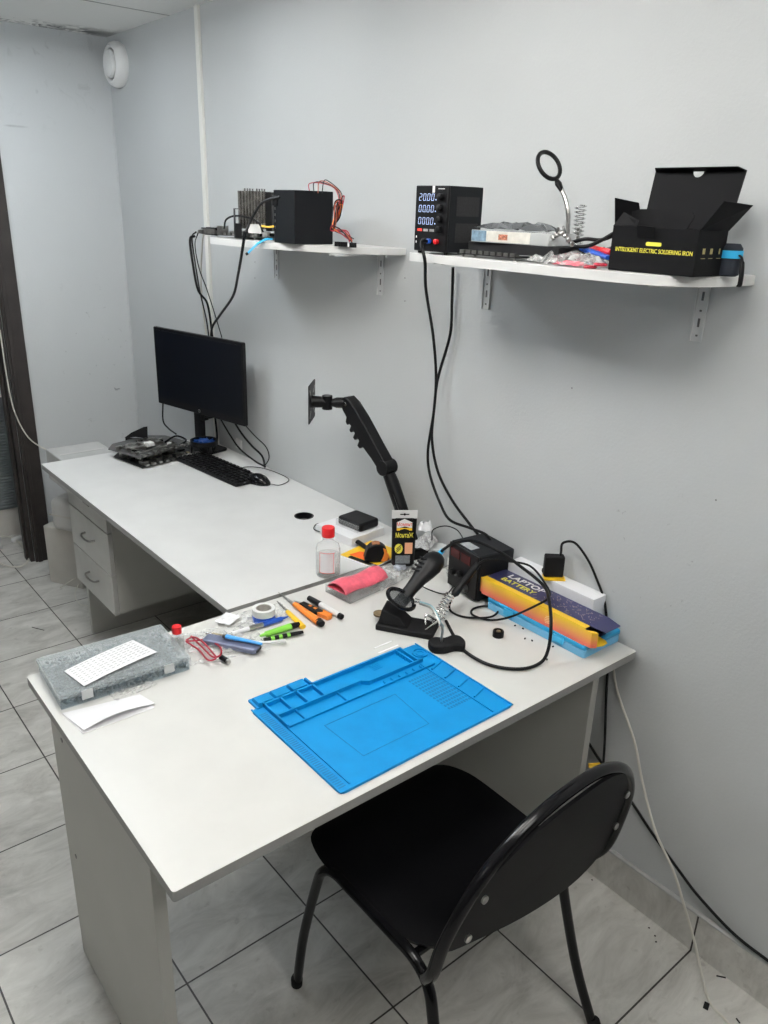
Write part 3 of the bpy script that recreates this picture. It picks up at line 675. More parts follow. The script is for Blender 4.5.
def rod(label, name, cat, pts, spec):
    "a straight tool lying on the desk: spec = list of (part, material, t0, t1, r0, r1, flat)"
    t = thing(name, label, cat); a, c = Vector(pts[0]), Vector(pts[1])
    for (nm, m, t0, t1, r0, r1, fl) in spec:
        s = 4; ps = [a.lerp(c, t0+(t1-t0)*i/s) for i in range(s+1)]; rr = [r0+(r1-r0)*i/s for i in range(s+1)]
        if fl == 1: B().tube(ps, rr, 14).build(nm, m, t)
        else: B().tube([ps[0]+Vector((0, 0, 0))]+ps[1:], rr, 12, sq=fl).build(nm, m, t)
    return t
def dp(px, py, h_=.007, z=ZD): return at(px, py, z=z+h_)
# whiteboard marker
rod('white marker pen with black cap and end lying by the pink film', 'marker_pen', 'marker pen', (dp(309, 598, .0085), dp(342, 617, .0085)),
    [('cap', 'black', 0, .36, .0075, .0085, 1), ('barrel', 'white', .36, .92, .0078, .0078, 1), ('end_plug', 'black', .92, 1, .0080, .0075, 1)])
# utility knife, black with orange
t = thing('utility_knife', 'black and orange snap-off utility knife beside the white marker', 'knife')
a, c = dp(298, 602, .006), dp(329, 617, .006); d = (c-a).normalized(); L = (c-a).length; K = basis(a, d, Vector((0, 0, 1)).cross(d), (0, 0, 1))
B(K).prism([(L*.12, -.010), (L*.5, -.011), (L, -.010), (L*1.03, 0), (L, .010), (L*.5, .010), (L*.12, .008)], -.005, .006).build('body', 'black', t, bevel=.002)
b = B(K); b.prism([(L*.72, -.0115), (L*1.02, -.0105), (L*1.05, 0), (L*1.02, .0105), (L*.72, .0112), (L*.8, 0)], -.0055, .0065); b.box(L*.36, L*.44, -.004, .004, .006, .0075); b.box(L*.52, L*.60, -.004, .004, .006, .0075); b.build('grip_inlay', 'orange', t, bevel=.001)
B(K).prism([(-L*.12, -.003), (L*.14, -.005), (L*.14, .004), (-.02*L, .004)], -.0004, .0004).build('blade', 'steel', t)
# orange screwdriver-like handle
rod('fat orange handled stripping tool with black end beside the utility knife', 'cable_knife', 'knife', (dp(289, 600, .008), dp(322, 624, .010)),
    [('blade', 'steel', -.35, .18, .0015, .004, .5), ('handle', 'orange', .18, .93, .008, .012, .8), ('end_cap', 'black', .90, 1.0, .0115, .0095, .9)])
b = B(); a = dp(308, 608, .020); c = dp(315, 612, .021); b.tube([a, c], [.005, .004], 8, sq=.5); tg = single('thumb_slide', b, 'black', 'x', 'x')
tg.parent = [o for o in COL.objects if o.name.startswith('cable_knife')][0]; ROOTS.remove(tg)
for k in ('label', 'category'): del tg[k]
# yellow tweezer-like cutter
rod('yellow handled scalpel with steel blade pointing at the tape roll', 'scalpel', 'knife', (dp(277, 601, .004), dp(303, 627, .006)),
    [('blade', 'steeld', 0, .45, .0015, .004, .5), ('handle', 'yellow', .42, 1.0, .0065, .0085, .75)])
# blue pen / grey white barrel
rod('blue capped pen with white label and grey barrel on the clear wrapper', 'pen', 'pen', (dp(232, 634, .0085), dp(287, 617, .0085)),
    [('barrel', 'paper', 0, .30, .006, .0062, 1), ('grip', 'steel', .30, .55, .0064, .0064, 1), ('cap', 'bluep', .55, .9, .0072, .006, 1), ('clip', 'bluep', .9, 1.02, .004, .002, 1)])
# green / black tweezers-like tool pair
rod('lime green tool handle with black end lying behind the ribbed one', 'screwdriver', 'screwdriver', (dp(260, 636, .009), dp(299, 624, .009)),
    [('tip', 'green', 0, .15, .003, .006, .8), ('handle', 'green', .15, .78, .0085, .0105, .8), ('end_cap', 'black', .76, 1.0, .010, .0075, .8)])
rod('black tool with lime stripes lying in front of the plain lime handle', 'screwdriver', 'screwdriver', (dp(264, 640, .007), dp(303, 632, .007)),
    [('handle', 'black', 0, .17, .006, .0065, .8), ('stripe', 'green', .17, .26, .007, .007, .8), ('handle', 'black', .26, .37, .0065, .0065, .8), ('stripe', 'green', .37, .46, .007, .007, .8), ('handle', 'black', .46, .58, .0065, .0065, .8), ('stripe', 'green', .58, .66, .007, .007, .8), ('handle', 'black', .66, 1, .0065, .005, .8)])
# slate power bank
t = thing('power_bank', 'slim slate blue power bank on the crumpled bag', 'power bank')
a, c = dp(205, 641, .004), dp(259, 652, .004); d = (c-a).normalized(); L = (c-a).length; K = basis(a, d, Vector((0, 0, 1)).cross(d), (0, 0, 1))
B(K).prism(rrect(0, L, -.018, .018, .010), 0, .014).build('shell', 'slate', t, bevel=.004, seg=3)
B(K).box(L-.004, L+.0008, -.012, .012, .003, .010).build('end_plate', 'black', t, bevel=.0003)
# blue glossy tool on it
rod('glossy blue clip lying on the slate power bank', 'plastic_clip', 'clip', (dp(224, 636, .026), dp(262, 644, .024)),
    [('head', 'steeld', -.02, .06, .006, .007, 1), ('handle', 'bluel', .05, 1, .0068, .004, .8)])
rod('white plastic stick with round end in front of the lime tools', 'plastic_stick', 'stick', (dp(259, 643, .010), dp(286, 641, .010)),
    [('shaft', 'white', 0, .8, .0035, .004, 1), ('head', 'white', .8, 1, .006, .005, 1)])
# red wires coil
pw = [(186, 640), (194, 637), (204, 643), (212, 652), (216, 658), (208, 660), (199, 650), (190, 644), (186, 641), (192, 641), (206, 640), (219, 646), (221, 654), (213, 657), (203, 648), (191, 636)]
single('wire_lead', B().tube(cr([dp(x, y, .016+.004*math.sin(i*1.7)) for i, (x, y) in enumerate(pw)], 6), .0022, 7), 'redc', 'coiled dark red wire lead lying on the bag by the small bottle', 'wire')
rod('small black capped cylinder lying in front of the red wires', 'capacitor', 'component', (dp(221, 657, .009), dp(229, 662, .009)),
    [('body', 'black', 0, .8, .0065, .0065, 1), ('end', 'steel', .8, 1, .0058, .0055, 1)])
single('packet', crumple(*at(228, 622, z=ZD).to_tuple()[:2], ZD+.008, .055, .045, .5, .006, 11, 8), 'paper', 'small crumpled white packet on the clear bag by the desk joint', 'packet')
rod('small metal connector on the clear bag by the white packet', 'connector', 'connector', (dp(206, 633, .010), dp(222, 636, .010)),
    [('pin', 'chrome', 0, .4, .003, .003, 1), ('body', 'tan', .4, 1, .005, .005, 1)])
# three thin bright white strips on the desk
strip_labels = ['thin white strip behind the blue mat, nearest the magnifier', 'thin white strip behind the blue mat, middle of three', 'thin white strip behind the blue mat, nearest the mat']
for k, (a, c) in enumerate((((375, 648), (391, 641.5)), ((379, 653), (397.5, 645.5)), ((386, 657.5), (403, 649.5)))):
    b = B(); ridge(b, dp(*a, 0), dp(*c, 0), .0045, .0008, ZD); single('white_strip', b, mat('bright white', (.93, .93, .93), .6), strip_labels[k], 'strip', 'three white strips by the mat')
# tiny black debris by the blue case
b = B()
for (x, y) in ((525, 639), (532, 641), (523, 629), (515, 626), (553, 647), (547, 660), (440, 662)):
    q = at(x, y, z=ZD); b.cbox((q.x, q.y, ZD+.0015), (.005, .003, .003), x)
tag(b.build('crumbs', 'black'), 'tiny black crumbs on the front desk near the blue case', 'crumbs', kind='stuff')
# black knob
t = thing('knob', 'round black plastic knob standing on the front desk', 'knob'); p = at(498, 636, z=ZD)
B().lathe([(.0145, 0), (.0145, .014), (.0135, .016), (.010, .016), (.009, .013), (0, .013)], (p.x, p.y, ZD), 26).build('rim', 'black', t)
B().lathe([(.006, .010), (.0055, .0155), (0, .0155)], (p.x, p.y, ZD), 16).build('hub', 'steel', t)

# ---- magnifier on third-hand base (front)
t = thing('desk_magnifier', 'black round magnifier on a coiled arm with lobed base on the front desk', 'magnifier')
pb = at(446, 648, z=ZD)
ol = cr([(x, y, 0) for x, y in ((-.052, -.022), (-.02, -.034), (.02, -.026), (.047, -.032), (.058, -.008), (.052, .02), (.03, .030), (0, .020), (-.03, .028), (-.055, .012))], 4, True)
KM = frame((pb.x, pb.y, ZD), -.45)
B(KM).prism([(p.x*.8, p.y*.85) for p in ol], 0, .022).build('base', 'blackm', t, bevel=.006, seg=3)
k0 = KM @ Vector((-.012, .004, .02)); arm = cr([k0, k0+Vector((.002, .0, .035)), at(440, 622, z=ZD+.075), at(432, 607, z=ZD+.092), at(420, 602, z=ZD+.088)], 6)
off = Vector((.006, .006, 0))
B().tube(arm, .0032, 8).build('arm', mat('pale blue steel tube', (.28, .45, .50), .3, metal=.5), t); B().tube([p-off for p in arm], .0028, 8).build('arm', 'steel', t)
lc = at(401, 599, z=ZD+.088); ax = ((CAM-lc).normalized()*.45+_R*.50+_U*.75).normalized(); LK = look(lc, ax)
def torus(b, R, r, mx, n=36, m=10): return b.tube([mx @ Vector((R*math.cos(2*PI*i/n), R*math.sin(2*PI*i/n), 0)) for i in range(n)], r, m, closed=True)
torus(B(), .038, .0055, LK).build('rim', 'blackg', t)
B(LK).lathe([(0, -.003), (.025, -.002), (.035, 0), (.025, .002), (0, .003)], (0, 0, 0), 28).build('lens', 'darkglass', t)
B().tube([arm[-1], lc+ (arm[-1]-lc).normalized()*.036], [.006, .008], 10).build('joint', 'chrome', t)

# ---- soldering stand with wedge holder and spring
t = thing('soldering_stand', 'low black soldering stand with wedge holder behind the blue mat', 'soldering stand')
a, c = at(375, 630, z=ZD), at(428, 640, z=ZD); d = (c-a); L = Vector((d.x, d.y, 0)).length; ang = math.atan2(d.y, d.x); KS = frame((a.x, a.y, ZD), ang)
B(KS).prism(rrect(0, L+.01, 0, .075, .004), 0, .016).build('base', 'blackm', t, bevel=.003)
b = B(KS); b.add([(.004, .008, .016), (.085, .008, .016), (.085, .066, .016), (.004, .066, .016), (.012, .014, .055), (.060, .014, .040), (.060, .060, .040), (.012, .060, .062)],
                 [(3, 2, 1, 0), (4, 5, 6, 7), (0, 1, 5, 4), (1, 2, 6, 5), (2, 3, 7, 6), (3, 0, 4, 7)]); b.build('wedge', 'blackm', t, bevel=.003)
B(KS).lathe([(.016, 0), (.017, .002), (.017, .006), (0, .006)], (-.004, .05, .018), 24).build('sponge_disc', 'cork', t)
# spring coil holder
s0 = at(438, 617, z=ZD+.03); s1 = at(449, 597, z=ZD+.075); ax = (s1-s0).normalized(); SK = look(s0, ax); SL = (s1-s0).length*1.15
pts = [SK @ Vector(((.017-.004*q/90)*math.cos(q*.42), (.017-.004*q/90)*math.sin(q*.42), SL*q/110)) for q in range(111)]
B().tube(pts, .0015, 6).build('spring', 'chrome', t)
b = B(); q0 = KS @ Vector((L-.02, .05, .014)); b.tube(cr([q0, q0+Vector((.01, .01, .02)), s0+Vector((0, 0, -.012))], 4), .003, 8); b.tube([q0+Vector((-.02, -.02, 0)), q0+Vector((.03, -.03, .025))], .0025, 8); b.lathe([(.0, 0), (.006, .0), (.006, .006), (0, .006)], q0+Vector((.01, -.01, .008)), 12)
b.build('spring_bracket', 'chrome', t)

# ---- hot air gun resting on wedge
t = thing('hot_air_gun', 'black hot air gun handle leaning on the soldering stand', 'hot air gun')
g0 = at(399, 604, z=ZD+.062); g1 = at(438, 556, z=ZD+.155)
def gp(k): return g0.lerp(g1, k)
gd = (g1-g0).normalized()
prof = [(-.04, .017), (.0, .020), (.3, .0185), (.5, .022), (.66, .029), (.8, .0335), (.92, .031), (1.0, .022), (1.04, .010)]
B().tube([gp(k) for k, _ in prof], [r for _, r in prof], 20, sq=.8).build('handle', 'black', t, ang=70)
b = B(); gx = gd.cross(Vector((0, 0, 1))).normalized(); gn = gx.cross(gd)
GK = basis(g0, gx, gd, gn); GL = (g1-g0).length
for k in range(4): y = GL*(.58+.07*k); b.M = GK; b.cbox((-.012, y, .0205+.0035*k*.5), (.024, .0045, .006))
b.M = Matrix(); b.build('vents', 'blackm', t)
B().tube([gp(1.0), gp(1.10), gp(1.14)], [.008, .007, .005], 12).build('cable_boot', 'cyan', t)
single('hot_air_hose', B().tube(cr([gp(1.08), at(444, 549, z=.925), at(455, 543, z=.93), at(475, 541, z=.93), at(500, 552, z=.92), at(520, 566, z=.90), at(543, 585, z=.88), at(549, 600, z=.875), at(551, 625, z=.85), at(548, 650, z=.79), at(540, 663, z=.757), at(520, 669, z=.756), at(490, 665, z=.756), at(466, 652, z=.756), at(455, 638, z=.756), at(446, 621, z=.756)], 8), .0042, 9), 'cable', 'thick black hose arching over the hot air station and looping round the knob', 'hose')
# soldering iron in the spring
t = thing('soldering_iron', 'slim black soldering iron standing in the spring by the station', 'soldering iron')
i1 = at(478, 564, z=.885); i0 = s0+ax*.02
B().tube([i0, i0.lerp(i1, .35)], [.003, .0045], 10).build('barrel', 'steel', t)
B().tube([i0.lerp(i1, .30), i0.lerp(i1, .36), i0.lerp(i1, .6), i0.lerp(i1, 1)], [.0055, .011, .009, .0085], 14).build('handle', 'black', t)
single('iron_cable', B().tube(cr([i1, at(486, 560, z=.89), at(505, 561, z=.885), at(530, 566, z=.875), at(546, 585, z=.87), at(549, 597, z=.86), at(535, 606, z=.83), at(510, 617, z=.78), at(490, 620, z=.756), at(473, 615, z=.755), at(473, 609, z=.755), at(486, 606, z=.755), at(498, 610, z=.755), at(490, 617, z=.760), at(465, 617, z=.755), at(450, 610, z=.755), at(452, 596, z=.80)], 8), .0030, 8), 'cable', 'thinner black cable looping over the yellow carton from the soldering iron', 'cable')

# ---- hot air station
t = thing('soldering_station', 'black soldering station with two dark red displays near the wall', 'soldering station')
# front corners
FL = at(449, 590, z=ZD); FR = at(490, 606, z=ZD); fdv = (FR-FL); fw = Vector((fdv.x, fdv.y, 0)).length; sa = math.atan2(fdv.y, fdv.x)
KH = frame((-.142, 1.470, ZD), -1.70); fw = .135; SD = .128; SH = .140
B(KH).prism(rrect(0, fw, 0.006, SD, .006), .004, SH).build('case', 'blackcase', t, bevel=.004)
fp = B(KH).box(.002, fw-.002, 0, .006, .006, SH-.002).build('front_panel', 'black', t, bevel=.002)
for x in (.012, .060): B(KH).box(x, x+.040, -.0015, .001, SH-.040, SH-.014).build('display', 'reddim', fp)
for x, z in ((.028, .055), (.062, .062), (.092, .055)): B(KH).lathe([(.010, 0), (.009, .010), (.006, .012), (0, .012)], (x, 0, z), 18, Matrix.Rotation(PI/2, 4, 'X')).build('knob', 'black', fp)
B(KH).lathe([(.012, 0), (.012, .012), (.008, .016), (0, .016)], (.088, 0, .028), 20, Matrix.Rotation(PI/2, 4, 'X')).build('socket', 'steeld', fp)
B(KH).box(.02, .085, .012, .042, SH, SH+.0006).build('info_sticker', mat('silver sticker', (.42, .44, .46), .4, noise=.3, nscale=150), t)
for x in (.012, fw-.012):
    for y in (.02, SD-.02): B(KH).lathe([(0, 0), (.006, 0), (.006, .004)], (x, y, 0), 12).build('foot', 'blackm', t)

# ---- blue storage case with carton on top
t = thing('storage_case', 'flat blue plastic case lying under the yellow carton', 'case')
bx0, bx1, by0, by1 = -.152, -.005, .972, 1.300
B().prism(rrect(bx0, bx1, by0, by1, .008), ZD, ZD+.020).build('bottom_shell', mat('pale blue plastic', (.16, .46, .72), .35), t, bevel=.002)
B().prism(rrect(bx0-.001, bx1+.001, by0-.001, by1+.001, .008), ZD+.021, ZD+.034).build('lid', mat('bright blue plastic', (.01, .30, .58), .3), t, bevel=.003)
for y in (by0+.08, by1-.08): B().box(bx0-.005, bx0+.001, y-.016, y+.016, ZD+.010, ZD+.029).build('latch', mat('blue latch', (.05, .42, .72), .3), t, bevel=.001)
t = thing('battery_box', 'yellow and navy laptop battery carton with open end lying on the blue case', 'carton')
# long carton: local x along length
e0 = Vector((-.100, 1.345, 0)); e1 = Vector((-.098, .985, 0))
KB = frame((-.150, 1.325, ZD+.0345), -PI/2-.0)      # local x runs towards the camera, local y towards the wall
bl, bw, bh = .345, .092, .047
KB = KB @ Matrix.Rotation(-.0, 4, 'X')
B(KB).box(0, bl, 0, .001, 0, bh).build('front_side', 'carton_y', t)
# the long side facing the room is the -x side : local y = 0 plane after -90deg turn
top = B(KB); top.box(0, bl, .018, bw, bh, bh+.0008); tp = top.build('top_panel', 'navy', t)
B(KB).box(0, bl, 0.0, .018, bh, bh+.0008).build('yellow_band', 'yellow', t)
b = B(KB); b.box(0, bl, bw-.001, bw, 0, bh); b.box(0, bl, 0, bw, 0, .0008); b.build('back_side', 'navy', t)
b = B(KB); b.prism([(bl, 0), (bl+.012, .002), (bl+.028, .012), (bl+.036, .030), (bl+.034, .05), (bl+.022, .058), (bl, .060)], .004, .005); b.build('end_flap', 'yellow', t)
b = B(KB @ Matrix.Translation((bl, 0, bh)) @ Matrix.Rotation(math.radians(8), 4, 'Y')); b.add([(0, .018, 0), (.040, .030, 0), (.040, bw-.004, 0), (0, bw, 0), (0, .018, .001), (.040, .030, .001), (.040, bw-.004, .001), (0, bw, .001)], [(3, 2, 1, 0), (4, 5, 6, 7), (0, 1, 5, 4), (1, 2, 6, 5), (2, 3, 7, 6), (3, 0, 4, 7)]); b.build('top_flap', 'navy', t)
b = B(KB); b.prism([(bl, -.0005), (bl+.02, .0), (bl+.03, .012), (bl+.02, .013), (bl, .001)], .002, bh-.004); b.build('side_flap', 'carton_y', t)
b = B(KB); b.box(-.028, 0, 0.004, .060, bh-.004, bh-.003); b.build('end_flap', 'yellow', t)
b = B(KB); b.prism([(0, .001), (-.012, .004), (-.012, .0055), (0, .003)], .003, bh-.002); b.build('side_flap', 'carton_y', t)
TK = KB @ Matrix.Translation((.085, .053, bh+.0009))
text('LAPTOP', 'wtext', t, TK @ Matrix.Translation((.012, .016, 0)), .030, bold=.0006, sx=1.15)
text('BATTERY', 'ytext', t, TK @ Matrix.Translation((.006, -.012, 0)), .025, bold=.0005, sx=1.1)
b = B(KB); rnd = random.Random(5)
for k in range(90):
    x, y = rnd.uniform(.14, bl-.01), rnd.uniform(.024, bw-.008); b.cbox((x, y, bh+.001), (rnd.uniform(.003, .011), .0012, .0006), rnd.choice((.7, -.7)))
b.build('circuit_pattern', mat('grey-gold print', (.33, .26, .24), .4), t)
b = B(KB @ Matrix.Translation((.235, -.0002, .020)) @ Matrix.Rotation(PI/2, 4, 'X'))
for k in range(5): a_ = k*.35; b.cbox((.0, -.008+.0045*k, 0), (.03-.004*abs(k-2), .0012, .0006), .25)
b.build('emblem', mat('pale yellow print', (.95, .75, .4), .4), t)

# ---- black adapter standing behind, white box under it
t = thing('power_adapter', 'black square power adapter standing by the wall behind the yellow carton', 'adapter')
za = .863; KA = frame((-.036, 1.180, 0), -.70)
B(KA).box(-.026, .026, -.013, .013, za, za+.060).build('body', 'blackm', t, bevel=.004)
B(KA).box(-.026, .020, -.0, .024, za-.0, za+.012).build('prong_block', 'blackm', t, bevel=.003)
single('white_carton', B().box(-.055, -.003, 1.03, 1.32, ZD+.0346, za-.0045), 'paper', 'long narrow white carton against the wall behind the navy and yellow one', 'carton', bevel=.001)
single('yellow_card', B(KA).box(-.026, .030, -.024, .010, za-.0042, za-.0005), 'yellow', 'small yellow card under the black adapter', 'card')
ca = KA @ Vector((.015, .0, za+.058))
single('adapter_cord', B().tube(cr([ca, ca+Vector((0, 0, .012)), at(563, 543, x=-.04), at(575, 543, x=-.03), at(588, 560, x=-.015), at(597, 580, x=-.008), at(604, 600, x=-.0045), at(607, 625, x=-.0045), at(608, 660, x=-.0045), at(606, 700, x=-.006), at(605, 735, x=-.015), at(603, 770, x=-.02)], 8), .0034, 8), 'cable', 'black cord rising from the adapter and dropping behind the desk', 'cord')

# ================================================================== BETWEEN THE DESKS / LONG DESK NEAR END
t = thing('magazine', 'yellow and black booklet with orange print under the tape measure', 'booklet')
m0, m1, m2, m3 = at(340, 553, z=ZE), at(378, 584, z=ZE), at(412, 562, z=ZE), at(365, 537, z=ZE)
A2 = at(341, 557, z=ZE); B2_ = at(370, 583, z=ZE); d = Vector((-.03, -.17, 0)); KG = frame((-.235, 1.725, ZE), 0)
KG = basis((at(340, 556, z=ZE).x, at(340, 556, z=ZE).y, ZE), Vector((math.cos(-1.35), math.sin(-1.35), 0)), Vector((math.cos(.22), math.sin(.22), 0)), (0, 0, 1))
B(KG).box(0, .135, 0, .15, 0, .004).build('pages', 'paper', t); B(KG).box(0, .135, 0, .15, .004, .0046).build('cover', 'yellow', t)
B(KG).prism([(.02, .02), (.10, .02), (.12, .05), (.09, .08), (.03, .06)], .0046, .0049).build('orange_print', 'oranger', t)
B(KG).box(0.03, .135, 0, .017, .0046, .0049).build('black_print', 'black', t)
# tape measure
t = thing('tape_measure', 'black and orange tape measure on the yellow booklet', 'tape measure')
p = at(376, 560, z=ZE+.005); KT = frame((p.x, p.y, ZE+.005), -.55)
B(KT).add([], []); b = B(KT @ Matrix.Rotation(PI/2, 4, 'X') @ Matrix.Translation((0, 0, -.018)))
b.prism([(p_.x, p_.y) for p_ in cr([(-.032, .002, 0), (.032, .002, 0), (.034, .02, 0), (.026, .045, 0), (0, .058, 0), (-.024, .048, 0), (-.034, .024, 0)], 4, True)], 0, .036); b.build('case', 'black', t, bevel=.005, seg=3)
b = B(KT @ Matrix.Rotation(PI/2, 4, 'X') @ Matrix.Translation((0, 0, .018)));
b.prism([(.012, .004), (.033, .004), (.035, .022), (.027, .043), (.018, .048), (.022, .03), (.018, .016)], 0, .0025); b.build('orange_grip', 'orange', t, bevel=.001)
b = B(KT); b.box(.030, .040, -.014, .014, .004, .016); b.build('tape_lip', 'orange', t, bevel=.001)
B(KT).box(-.014, .010, -.013, .010, .052, .0592).build('badge', mat('orange badge', (.45, .16, .05), .4, noise=.5, nscale=200), t, bevel=.002)
# white slab and black box on it
t = thing('white_box', 'flat white box under the black metal gadget at the wall', 'carton')
c0 = at(341, 542, z=ZE); KW = frame((-.150, 1.925, ZE), .12); B(KW).box(-.075, .075, -.085, .085, 0, .028).build('box', 'paper', t, bevel=.002)
t = thing('small_device', 'small black ribbed gadget on the flat white box', 'device')
p = at(371, 527, z=ZE+.028); KW = frame((-.125, 1.915, ZE+.0285), .12); B(KW).prism(rrect(-.045, .045, -.055, .055, .012), 0, .028).build('body', 'black', t, bevel=.007, seg=3)
B(KW).box(-.055, -.046, -.05, .05, 0, .022).build('clear_edge', 'clear', t)
# black tool with yellow tip and looped cord
t = thing('glue_gun', 'black stick tool with yellow end and looped cord behind the red-capped bottle', 'tool')
a, c = at(342, 529, z=ZE+.02), at(372, 549, z=ZE+.02)
a.z = c.z = ZE+.012
B().tube([a, a.lerp(c, .5), c], [.006, .009, .009], 12, sq=.7).build('handle', 'black', t)
B().tube([a-(c-a)*.12, a], [.0065, .0065], 12).build('yellow_tip', 'yellow', t)
lp_ = a-(c-a)*.12
B().tube(cr([lp_, at(326, 525, z=ZE+.01), at(317, 524, z=ZE+.008), at(314, 529, z=ZE+.006), at(322, 532, z=ZE+.006), at(333, 531, z=ZE+.006)], 6), .002, 8).build('cord_loop', 'cable', t)
B().tube(cr([c, c+Vector((.02, -.015, 0)), c+Vector((.0, -.04, -.004)), c+Vector((-.03, -.03, -.006))], 6), .004, 8).build('trigger', 'black', t)
# pink bubble wrap on clear box
t = thing('clear_tray', 'low clear plastic box under the pink film, straddling the desk joint', 'plastic box')
pa, pb_, pc, pd = at(331, 588, z=ZD), at(350, 604, z=ZD), at(408, 585, z=ZD), at(385, 572, z=ZD)
KP = frame((pb_.x-.003, pb_.y-.003, ZD), -.12+.25); 
KP = basis((pb_.x, pb_.y, ZD), Vector((math.cos(.12), math.sin(.12), 0)), Vector((-math.sin(.12), math.cos(.12), 0)), (0, 0, 1))
b = B(KP); tw, td, thh = .19, .10, .026
b.box(0, tw, 0, .0015, 0, thh); b.box(0, tw, td-.0015, td, 0, thh); b.box(0, .0015, 0, td, 0, thh); b.box(tw-.0015, tw, 0, td, 0, thh); b.box(0, tw, 0, td, 0, .0015); b.build('tray', 'trayclear', t)
B(KP).box(-.001, tw+.001, -.001, td+.001, thh, thh+.0015).build('lid', 'clear', t)
t = thing('bubble_wrap_pouch', 'pink folded bubble film pouch on the low clear box', 'pouch')
KQ = KP @ Matrix.Translation((-.012, .004, thh+.002))
rnd = random.Random(2)
b = B(KQ)
def pk(u, v, s=0): return KQ @ Vector((.165*u, .075*v+.004*math.sin(u*6), .002+s*(.020*math.sin(PI*min(1, max(0, v)))**.6+.003*math.sin(u*9))))
b2 = B(); b2.sheet(lambda u, v: pk(u, v, 1), 20, 12, .0015); b2.build('top_layer', 'pink', t)
b2 = B(); b2.sheet(lambda u, v: pk(u, v, 0), 10, 6, .001); b2.build('bottom_layer', 'pink', t)
single('blue_sticker', B(frame(tuple(at(400, 566, z=ZE+.02)), .2)).box(-.016, .016, -.012, .012, -.012, .004), mat('white-blue sachet', (.6, .65, .75), .4, noise=.5, nscale=60), 'small white and blue sachet behind the pink pouch', 'sachet', bevel=.002)
film(385, 578, .15, .10, .2, .018, 21, 'clear crumpled film lying behind the pink pouch', z=ZE)

# glue tube standing on its end
t = thing('glue_tube', 'black glue tube with white crimped top standing behind the pink pouch', 'glue tube')
gb = at(401, 571, z=ZE); GKt = look((gb.x, gb.y, ZE), (0, 0, 1))
gdir = (Vector((CX, 0, 0))-Vector((gb.x, gb.y, 0))); ga = math.atan2(gdir.y, gdir.x)+PI/2+.12
KG2 = frame((gb.x+.012, gb.y+.008, ZE), ga) @ Matrix.Diagonal((1.03, 1, 1.30, 1))
gw = .072; gh = .145
n = 24
prof = []
vs = []; fs = []
for k, (z, ry, rx) in enumerate(((.0, .019, .026), (.012, .019, .028), (.014, .021, .033), (.06, .019, .034), (.10, .011, .035), (gh-.018, .0022, .036), (gh-.0175, .0015, .0365), (gh, .0012, .0365))):
    for j in range(n): a_ = 2*PI*j/n; vs.append((rx*math.copysign(abs(math.cos(a_))**.75, math.cos(a_)), ry*math.sin(a_), z))
R8 = 8
for k in range(R8-1):
    for j in range(n): a_ = k*n+j; c_ = k*n+(j+1) % n; fs.append((a_, c_, c_+n, a_+n))
fs += [list(range(n))[::-1], list(range((R8-1)*n, R8*n))]
ft = [f for f in fs]
vt = vs
tube_o = B(KG2).add([v for v in vs[2*n:6*n]], [(k*n+j, k*n+(j+1) % n, (k+1)*n+(j+1) % n, (k+1)*n+j) for k in range(3) for j in range(n)]).build('tube_body', 'black', t)
B(KG2).box(-.0365, .0365, -.0018, .0018, gh-.019, gh).build('crimped_end', 'white', t)
B(KG2).add(vs[:3*n], [(k*n+j, k*n+(j+1) % n, (k+1)*n+(j+1) % n, (k+1)*n+j) for k in range(2) for j in range(n)]+[list(range(n))[::-1]]).build('cap', mat('grey tube cap', (.25, .27, .29), .4), t)
tilt = math.atan2(.021-.0022, gh-.03)
FK = KG2 @ Matrix.Translation((0, -.0216, .0)) @ Matrix.Rotation(PI/2-.0, 4, 'X')
def fk(z, off=.0012):  # front face frame at height z
    yy = -(.021 if z < .05 else .0200-(z-.05)*(.018/.078))-off
    return KG2 @ Matrix.Translation((0, yy, z)) @ Matrix.Rotation(PI/2-.20*(z > .05), 4, 'X')
b = B(fk(.112)); b.prism([(-.022, -.013), (.022, -.013), (.022, .006), (0, .014), (-.022, .006)], 0, .0006); lg = b.build('red_white_logo', 'white', t)
B(fk(.112)).prism([(-.022, -.013), (.022, -.013), (.022, -.007), (-.022, -.007)], .0004, .0012).build('yellow_bar', 'yellow', lg)
text('Момент', 'rtext', lg, fk(.112, .0016) @ Matrix.Translation((0, .001, 0)), .0115, bold=.0001)
text('МонтаЖ', 'ytext', t, fk(.088, .0022), .0155, bold=.0002, sx=.82)
b = B(fk(.062, .002)); b.lathe([(.0115, 0), (.0115, .0006), (0, .0006)], (-.0155, -.004, 0), 20); b.build('round_picture', 'ytext', t)
b = B(fk(.062, .002)); 
for k in (-.004, .0, .004): b.cbox((-.0155, -.004+k, .0009), (.016, .0018, .0005), .6)
b.build('picture_stripes', 'black', t)
B(fk(.062, .002)).box(.002, .024, -.016, .010, 0, .0006).build('square_picture', mat('peach print', (.78, .38, .22), .5), t)
b = B(fk(.036, .0010)); b.box(-.024, .018, -.014, .006, 0, .0005); b.build('text_panel', 'frostgrey' if 'frostgrey' in M else mat('grey print panel', (.22, .24, .26), .5, noise=.4, nscale=300), t)
b = B(KG2 @ Matrix.Translation((0, -.0019, gh-.009)) @ Matrix.Rotation(PI/2, 4, 'X')); b.box(-.013, .013, -.0012, .0012, 0, .0004); b.lathe([(.003, 0), (.003, .0004), (0, .0004)], (0, 0, 0), 12); b.build('hanger_slot', 'black', t)
